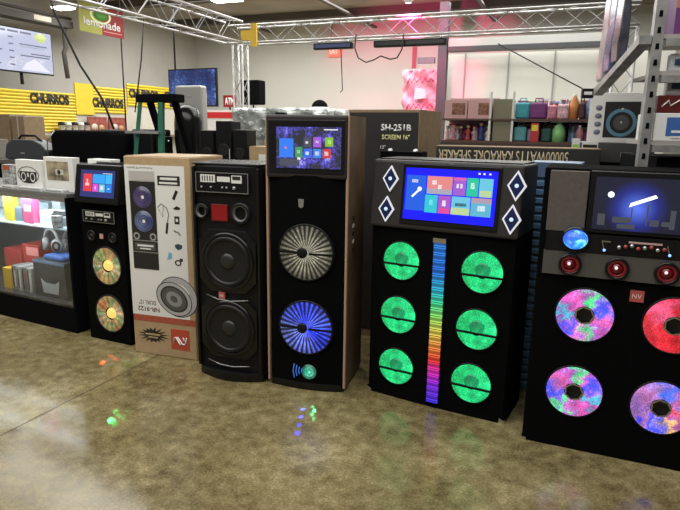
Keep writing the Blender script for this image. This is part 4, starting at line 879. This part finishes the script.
# ---- wrapped pallet ---------------------------------------------------------------------------
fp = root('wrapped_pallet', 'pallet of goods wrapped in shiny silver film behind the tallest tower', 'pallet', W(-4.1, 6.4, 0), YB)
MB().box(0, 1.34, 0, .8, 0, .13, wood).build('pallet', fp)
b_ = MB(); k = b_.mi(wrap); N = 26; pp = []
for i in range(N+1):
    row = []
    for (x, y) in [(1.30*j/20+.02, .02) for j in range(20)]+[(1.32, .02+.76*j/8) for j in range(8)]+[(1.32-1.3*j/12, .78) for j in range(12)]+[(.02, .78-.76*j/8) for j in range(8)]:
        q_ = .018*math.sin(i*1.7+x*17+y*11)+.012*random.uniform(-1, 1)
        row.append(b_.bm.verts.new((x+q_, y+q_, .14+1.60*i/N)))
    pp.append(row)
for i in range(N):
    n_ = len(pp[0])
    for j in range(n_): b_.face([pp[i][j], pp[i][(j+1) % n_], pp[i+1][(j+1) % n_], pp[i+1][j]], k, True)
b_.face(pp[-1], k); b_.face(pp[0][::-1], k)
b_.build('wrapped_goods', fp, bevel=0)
r = root('dome_camera', 'small black dome lying on top of the wrapped pallet', 'dome', W(-3.05, 6.8, 1.748), YB)
MB().ball((0, 0, .0), .105, blackmatt, n=20, half=True).build('dome', r); MB().lathe((0, 0, 0), [(.12, 0), (.12, .012), (.10, .016)], whitep, 24, axis='z').build('ring', r)
MB().lathe((-.32, 0, 0), [(.11, 0), (.10, .02), (0, .04)], blackplas, 20, axis='z', sz=.6).build('cable_coil', r) if False else None

# ---- merchandise shelf ----------------------------------------------------------------------------
ms = root('merchandise_shelf', 'two-level shelf of small goods in front of the pale partition', 'shelf', W(-1.42, 6.4, 0), YB)
for z_ in (1.40, 1.63): MB().box(0, 1.52, 0, .42, z_-.02, z_, mat('shelf_brown', (.10, .05, .04), .5)).build('shelf_board', ms)
MB().box(.0, 1.52, .0, .42, 0, 1.38, mat('shelf_cabinet', (.05, .03, .03), .5)).build('base_cabinet', ms, bevel=.003)
MB().box(.56, 1.50, .405, .42, 1.401, 1.609, blackmatt).build('back_board', ms)
MB().box(.0, .55, .405, .42, 1.401, 1.86, mat('pink_back', (.55, .35, .38), .6)).build('back_board', ms)
for x in (.50, .73, 1.50): MB().box(x, x+.022, .0, .03, 1.40, 1.90 if x < 1 else 1.7, whitep).build('frame_post', ms)
MB().box(.545, .725, .02, .40, 1.401, 1.63-.021, mat('khaki', (.20, .19, .13), .6)).build('lower_divider', ms)
def on_shelf(x, y, z): return W(-1.42+x, 6.4+y, z)
S1, S2 = 1.4005, 1.6305
r = root('khaki_locker', 'upright khaki box between pink boxes and teal bag on the shelf', 'box', on_shelf(.535, .05, S2), YB); MB().box(0, .19, 0, .3, 0, .20, mat('khaki', (.20, .19, .13), .6)).build('carton', r)
for j, x in enumerate((.02, .27)):
    r = root('printed_box', ['pink and brown printed box at the left of the upper shelf', 'pink box with brown picture beside the khaki box'][j], 'box', on_shelf(x, .04, S2), YB)
    MB().box(0, .24, 0, .2, 0, .19, mat('box_pink', (.55, .33, .33), .5)).build('carton', r); MB().box(.08+.03*j, .22, -.002, 0, .04, .16, mat('print_brown', (.20, .09, .06), .5, noise=.8, nscale=25)).build('printed_picture', r)
def bag(label, x, w_, h_, mt, z0=S2, y=.06, cat='bag'):
    r = root('handbag', label, cat, on_shelf(x, y, z0), YB); MB().box(0, w_, 0, .12, 0, h_, mt).build('bag_body', r, bevel=.018)
    MB().tube([(w_*.25, .06, h_-.01), (w_*.3, .06, h_+.045), (w_*.7, .06, h_+.045), (w_*.75, .06, h_-.01)], .007, mt, 6).build('handle', r)
    MB().box(w_*.15, w_*.85, -.006, 0, h_*.1, h_*.5, mt).build('front_pocket', r, bevel=.004); return r
bag('teal bag on the upper shelf left of the purple bag', .755, .145, .165, mat('teal', (.04, .30, .36), .5))
bag('purple bag on the upper shelf between teal bag and pink bags', .90, .17, .165, mat('purple', (.16, .03, .17), .5))
bag('small pink patterned bag right of the purple bag', 1.073, .088, .14, mat('rose', (.5, .2, .28), .5, noise=.5, nscale=40))
bag('larger pink and white patterned bag next to the orange bottle', 1.170, .108, .15, mat('blush_pattern', (.6, .38, .42), .5, noise=.5, nscale=40))
bag('dark red bag with white mark on the upper shelf', 1.372, .058, .165, mat('wine', (.06, .015, .02), .5))
bag('light teal bag on the lower shelf below the teal one', .755, .13, .15, mat('aqua', (.12, .40, .45), .5), S1)
bag('lilac bag on the lower shelf beside the light teal bag', .895, .12, .13, mat('lilac', (.30, .25, .42), .5), S1)
bag('dark green bag in the middle of the lower shelf', 1.03, .10, .14, mat('bottle_green', (.02, .10, .09), .5), S1)
r = root('gift_box', 'small red and yellow box on the lower shelf under the purple bag', 'box', on_shelf(.93, .01, S1), YB); MB().box(0, .08, 0, .038, 0, .19, mat('box_red', (.45, .03, .03), .5)).box(.01, .07, -.002, 0, .11, .17, mat('yellow_card', (.75, .62, .06), .5)).build('carton', r)
def bottle(label, x, r_, h_, mt, cap, z0=S2, y=.1):
    b_ = root('bottle', label, 'bottle', on_shelf(x, y, z0), YB); MB().lathe((0, 0, 0), [(0, 0), (r_, 0), (r_*1.02, h_*.6), (r_*.7, h_*.75), (r_*.75, h_*.8), (r_*.35, h_*.9), (r_*.35, h_*.95), (0, h_*.95)], mt, 18, axis='z').build('body', b_)
    MB().lathe((0, 0, 0), [(r_*.4, h_*.9), (r_*.45, h_), (0, h_*1.01)], cap, 14, axis='z').build('cap', b_)
bottle('tall orange bottle on the upper shelf', 1.325, .042, .25, mat('orange', (.62, .25, .08), .4), cream)
bottle('blue and white bottle with pale cap at the shelf end', 1.475, .04, .235, mat('blue_white', (.15, .22, .38), .4, noise=.7, nscale=30), whitep)
bottle('light green bottle with rounded base on the lower shelf', 1.20, .062, .20, mat('mint', (.25, .60, .25), .4), mat('mint', (.25, .60, .25), .4), S1, .09)
bottle('pink bottle on the lower shelf at right', 1.40, .035, .17, mat('dusty_pink', (.5, .22, .28), .4), whitep, S1)
def doll(label, x, h_, mt, hair, z0=S1, y=.1):
    r = root('figurine', label, 'figurine', on_shelf(x, y, z0), YB)
    MB().lathe((0, 0, 0), [(0, 0), (h_*.20, 0), (h_*.17, h_*.1), (h_*.10, h_*.38), (h_*.13, h_*.6), (h_*.06, h_*.72), (h_*.05, h_*.76)], mt, 16, axis='z', sz=.7).tube([(-h_*.11, 0, h_*.64), (-h_*.18, -.01, h_*.42)], h_*.035, mt, 6).tube([(h_*.11, 0, h_*.64), (h_*.19, -.01, h_*.46)], h_*.035, mt, 6).build('body', r)
    MB().ball((0, 0, h_*.86), h_*.12, mat('skin_tone', (.55, .35, .27), .6), n=14).build('head', r)
    MB().ball((0, h_*.02, h_*.89), h_*.13, hair, n=14, half=True).build('hair', r)
dz = [(.05, .15, 'box_pink', 'black'), (.12, .17, 'rose', 'red'), (.20, .16, 'wine', 'dark'), (.275, .17, 'coral', 'dark'), (.343, .15, 'blush_pattern', 'red'), (.415, .205, 'dress_navy', 'navy'), (.488, .15, 'white_print', 'pale')]
mat('dress_navy', (.03, .04, .22), .5)
hairs = {'black': blackplas, 'red': red, 'dark': mat('hair_brown', (.06, .03, .02), .6), 'navy': MATS['dress_navy'], 'pale': cream}
labs = ['small pink figurine with black hair at the left end of the lower shelf', 'rose figurine with red hair second from left on the lower shelf', 'dark wine-coloured figurine third from left on the lower shelf', 'coral figurine with brown hair left of the pale pink one', 'pale pink figurine with red hair beside the navy one', 'tallest figurine, all navy blue, on the lower shelf', 'white figurine with cream hair right of the navy one']
for (x, h_, m_, hr), lb_ in zip(dz, labs): doll(lb_, x, h_, MATS[m_], hairs[hr])

cl_ = [('magenta', (.35, .05, .2)), ('sky', (.15, .35, .6)), ('sand', (.5, .4, .28)), ('grass', (.1, .3, .1)), ('plum', (.15, .04, .12)), ('snow', (.65, .63, .62)), ('brick', (.4, .1, .06)), ('lead', (.12, .13, .15))]
for j, (x, z0, ci, w2, h2) in enumerate(((.76, S2, 5, .10, .20), (.87, S2, 0, .08, .19), (.96, S2, 2, .10, .215), (1.08, S2, 6, .09, .19), (1.19, S2, 1, .07, .21), (1.27, S2, 7, .10, .20), (1.39, S2, 3, .09, .20),
        (.78, S1, 7, .12, .18), (.92, S1, 6, .09, .17), (1.03, S1, 3, .12, .18), (1.17, S1, 4, .10, .17), (1.29, S1, 1, .09, .19), (1.40, S1, 0, .08, .16), (.03, S1, 5, .12, .18), (.17, S1, 0, .10, .16), (.29, S1, 4, .11, .18), (.42, S1, 2, .08, .17))):
    nm, c_ = cl_[ci]; lv = 'upper' if z0 == S2 else 'lower'
    r = root('gift_box', nm+'-coloured gift box in the back row of the '+lv+' merchandise shelf'+(', left half' if x < .6 else ''), 'box', on_shelf(x, .26, z0), YB)
    mt_ = mat('gift_'+nm, c_, .5, noise=.4, nscale=30)
    MB().box(0, w2, 0, .10, 0, h2-.025, mt_).build('carton', r, bevel=.004)
    MB().box(-.003, w2+.003, -.003, .103, h2-.025, h2-.005, mat('gift_'+cl_[(ci+3) % 8][0], cl_[(ci+3) % 8][1], .5, noise=.4, nscale=30)).build('lid', r)
    MB().box(w2*.4, w2*.55, -.002, 0, 0, h2-.03, white if j % 2 else darkprint).build('ribbon', r)
# ---- carton stack and boxed speaker at right --------------------------------------------------------
st0 = root('storage_crate', 'dark metal crate stand behind the rack post carrying the boxed speaker', 'crate', W(-.02, 4.5, 0), YB)
MB().box(0, .48, 0, .40, 0, 1.30, blackmatt).build('body', st0); MB().box(-.01, .49, -.01, .41, 1.30, 1.435, mat('crate_grey', (.07, .07, .07), .4)).build('lid', st0, bevel=.005); MB().box(.28, .36, -.014, -.01, 1.34, 1.37, alu).build('latch', st0)
sb = root('speaker_box', 'white retail box with a round blue-ringed black speaker beside the rack', 'box', W(.035, 4.52, 1.4355), YB-.05)
MB().box(0, .37, 0, .30, 0, .335, white).build('carton', sb, bevel=.003)
MB().box(.100, .320, -.004, 0, .035, .275, mat('window_black', (.02, .02, .022), .35)).build('printed_speaker', sb, bevel=.002)
pp = MB(); ring(pp, .210, .135, .072, .095, mat('ring_blue', (.12, .28, .40), .4), y=-.0055); ring(pp, .210, .135, .001, .05, mat('print_dkgrey', (.09, .09, .09), .5), y=-.0055); pp.build('printed_ring', sb)
for j in range(4): MB().lathe((.062, -.001, .07+.055*j), [(.022, 0), (.022, .002), (0, .002)], mat('icon_grey', (.2, .22, .28), .5), 16, sz=.8).build('printed_icon', sb)
for x in (.210,): MB().ball((x, -.006, .225), .008, whitep, n=8).build('printed_dot', sb); MB().ball((x, -.006, .135), .008, whitep, n=8).build('printed_dot', sb)
for k, (p, w_, h_) in enumerate(((-.075, .09, .20), (.40, 0, 0))):
    if w_ == 0: continue
for j, (x, w2, mt_, lb) in enumerate(((-.055, .05, white, 'slim black and white striped box beside the crate stand'), (.01, .10, mat('lime_print', (.3, .6, .1), .5), 'white and lime striped box in front of the crate stand'))):
    r = root('retail_box', lb, 'box', W(x, 4.32, 0), YB); MB().box(0, w2, 0, .10, 0, 1.46-.02*j, whitep).build('carton', r)
    for i in range(5): MB().box(.006, w2-.006, -.002, 0, 1.20+i*.05, 1.222+i*.05, darkprint if (i+j) % 2 else MATS['lime_print'] if 'lime_print' in MATS else darkprint).build('printed_band', r)

# ---- storage rack ------------------------------------------------------------------------------------------
RY = YB+math.radians(10.7)
rk = root('storage_rack', 'perforated grey steel storage rack full of boxed goods at the right edge', 'rack', W(.30, 3.32, 0), RY)
def post(x, y, h_=3.4):
    b_ = MB().box(x-.024, x+.024, y, y+.004, 0, h_, steel).box(x+.020, x+.024, y+.004, y+.045, 0, h_, steel).box(x-.024, x-.020, y+.004, y+.045, 0, h_, steel)
    z_ = 1.0
    while z_ < 2.6: b_.prism([(x-.009, z_), (x+.009, z_), (x+.007, z_+.028), (x-.007, z_+.028)], 'y', y-.002, y-.0003, blackmatt); z_ += .075
    b_.build('post', rk)
post(0, 0); post(1.10, 0); post(1.10, .90)
for z_ in (1.465, 1.80, 1.97): MB().box(.026, 1.13, .005, .45, z_-.02, z_, mat('rack_shelf', (.42, .40, .38), .5, .2)).build('shelf_board', rk)
for z_ in (1.465, 1.80, 1.97): MB().box(.036, 1.064, -.004, .03, z_-.055, z_-.021, steel).build('beam', rk)
b_ = MB(); b_.hexa([(-.085, .0, 1.925), (-.028, .0, 1.925), (-.028, .92, 1.735), (-.085, .92, 1.735), (-.085, .0, 1.965), (-.028, .0, 1.965), (-.028, .92, 1.775), (-.085, .92, 1.775)], steel); b_.build('sloping_shelf', rk)
def on_rack(x, y, z): 
    v = Matrix.Rotation(RY, 4, 'Z') @ Vector((x, y, 0)); a = W(.30, 3.32, z); return Vector((a.x+v.x, a.y+v.y, z))
# items
r = simple_box('product_box', 'white box with blue printed panel on the lowest visible rack shelf', 'box', on_rack(.035, .01, 1.4655), RY, .42, .30, .135, white)
MB().box(.055, .40, -.002, 0, .025, .115, mat('print_blue2', (.05, .14, .42), .5)).build('blue_panel', r); MB().box(.08, .30, -.003, -.002, .040, .052, white).build('printed_line', r); MB().box(.08, .32, -.003, -.002, .014, .024, white).build('printed_line', r)
r = simple_box('product_box', 'dark red box with white swirling logo on top of the white and blue box', 'box', on_rack(.04, .02, 1.6015), RY, .17, .22, .085, mat('maroon_box', (.10, .012, .012), .4))
MB().tube([(.02, -.001, .03), (.05, -.001, .06), (.06, -.001, .035), (.10, -.001, .062), (.15, -.001, .055)], .004, white, 6).build('printed_logo', r)
r = root('spray_bottle', 'small dark bottle with pale cap at the right end of the rack shelf', 'bottle', on_rack(.250, .07, 1.6015), RY); MB().lathe((0, 0, 0), [(0, 0), (.022, 0), (.022, .10), (.010, .12), (.010, .13)], grayplas, 16, axis='z').build('body', r); MB().lathe((0, 0, 0), [(.012, .128), (.012, .155), (0, .157)], whitep, 12, axis='z').build('cap', r)
for j, (x, z_) in enumerate(((.08, 1.687), (.08, 1.8005))):
    z_ += 0
    r = root('blister_pack', ['clear blister pack with blue tool under the middle rack shelf', 'clear blister pack with dark blue tool on the middle rack shelf'][j], 'blister pack', on_rack(x, .045, z_), RY)
    MB().box(0, .14, 0, .05, 0, .085, mat('blister', (.55, .57, .62), .2)).build('card', r, bevel=.008); MB().box(.02, .12, -.010, 0, .03, .06, mat('tool_navy', (.02, .05, .12), .4)).build('tool', r, bevel=.008)
r = simple_box('product_box', 'purple and orange sunset-printed box on the top rack shelf', 'box', on_rack(.07, .02, 1.9705), RY, .40, .25, .27, mat('purple_sunset', (.16, .05, .20), .4))
MB().box(.0, .40, -.002, 0, .12, .20, mat('sunset_orange', (.55, .18, .16), .4)).box(.0, .40, -.0015, 0, .20, .265, mat('sunset_mauve', (.30, .12, .30), .4)).build('printed_band', r)
for j in range(6): MB().box(.04+j*.05, .05+j*.05, -.003, -.002, .03, .045, white).build('printed_mark', r)
MB().box(.065, .085, -.003, -.002, .075, .105, white).build('printed_mark', r)
for j, (y, mt_, lab, h_) in enumerate(((.40, mat('smoke_wrap', (.06, .06, .08), .2, noise=.8, nscale=12), 'dark plastic-wrapped pack standing on the sloping shelf, nearest of three', .42), (.57, mat('blue_wrap', (.10, .12, .26), .2, noise=.8, nscale=14), 'blue plastic-wrapped pack in the middle of the sloping shelf', .46), (.74, mat('pale_wrap', (.45, .42, .43), .2, noise=.4, nscale=12), 'pale plastic-wrapped pack at the far end of the sloping shelf', .48))):
    zz = 1.965-.19*y/.92+.003
    r = root('wrapped_pack', lab, 'pack', on_rack(-.083, y, zz), RY)
    MB().prism([(.0, 0), (.045, 0), (.052, .12), (.046, .30), (.036, h_), (.01, h_+.01), (.004, .30), (-.006, .10)], 'y', 0, .15, mt_).build('pack_body', r, bevel=.012)
r = simple_box('small_box', 'tiny black box with pale label at the foot of the sloping shelf', 'box', on_rack(-.15, .925, 1.72), RY, .07, .05, .06, blackplas); MB().box(.01, .06, -.001, 0, .02, .04, white).build('label_panel', r)
r = simple_box('dark_carton', 'black carton on the floor-level bay of the rack behind the widest speaker', 'box', on_rack(.08, .05, 0), RY, .9, .7, 1.38, blackmatt)

# ---- narrow spot lamps added at the speakers for coloured floor spots -------------------------------------------------------
def beam(name, par, src, dst, e, c_, ang):
    l = bpy.data.lights.new(name, 'SPOT'); l.energy = e; l.color = c_; l.spot_size = math.radians(ang); l.spot_blend = .5; l.shadow_soft_size = .004
    o = bpy.data.objects.new(name, l); col.objects.link(o); o.location = src; o.rotation_euler = (Vector(dst)-Vector(src)).to_track_quat('-Z', 'Y').to_euler()
for dx, dy in ((0, 0), (.03, .05), (-.03, .03), (.035, -.03), (-.02, -.06), (.01, -.09)): beam('green_beam', sp, (-1.66, 3.80, .55), (-1.155+dx, 2.825+dy, 0), 24, (.03, 1, .15), 1.7)
for dx, dy in ((0, 0), (-.05, .05), (-.06, -.06)): beam('red_beam', sp, (-1.66, 3.82, .21), (-1.47+dx, 3.58+dy, 0), 14, (1, .10, .03), 7)
for dx, dy in ((0, 0), (.05, .04), (.03, -.05)): beam('green_beam', sp, (-1.66, 3.82, .21), (-1.38+dx, 3.53+dy, 0), 7, (.05, 1, .1), 5)
for k in range(4): beam('blue_beam', tw, (-.17, 3.12, .38), (-.190-.004*k, 2.92-.085*k, 0), 420-90*k, (.02, .03, 1), 3.4)
for k in range(4): beam('green_beam', tw, (-.14, 3.14, .12), (-.140+.012*(k % 2), 2.95-.045*k, 0), 3, (.05, 1, .3), 3)
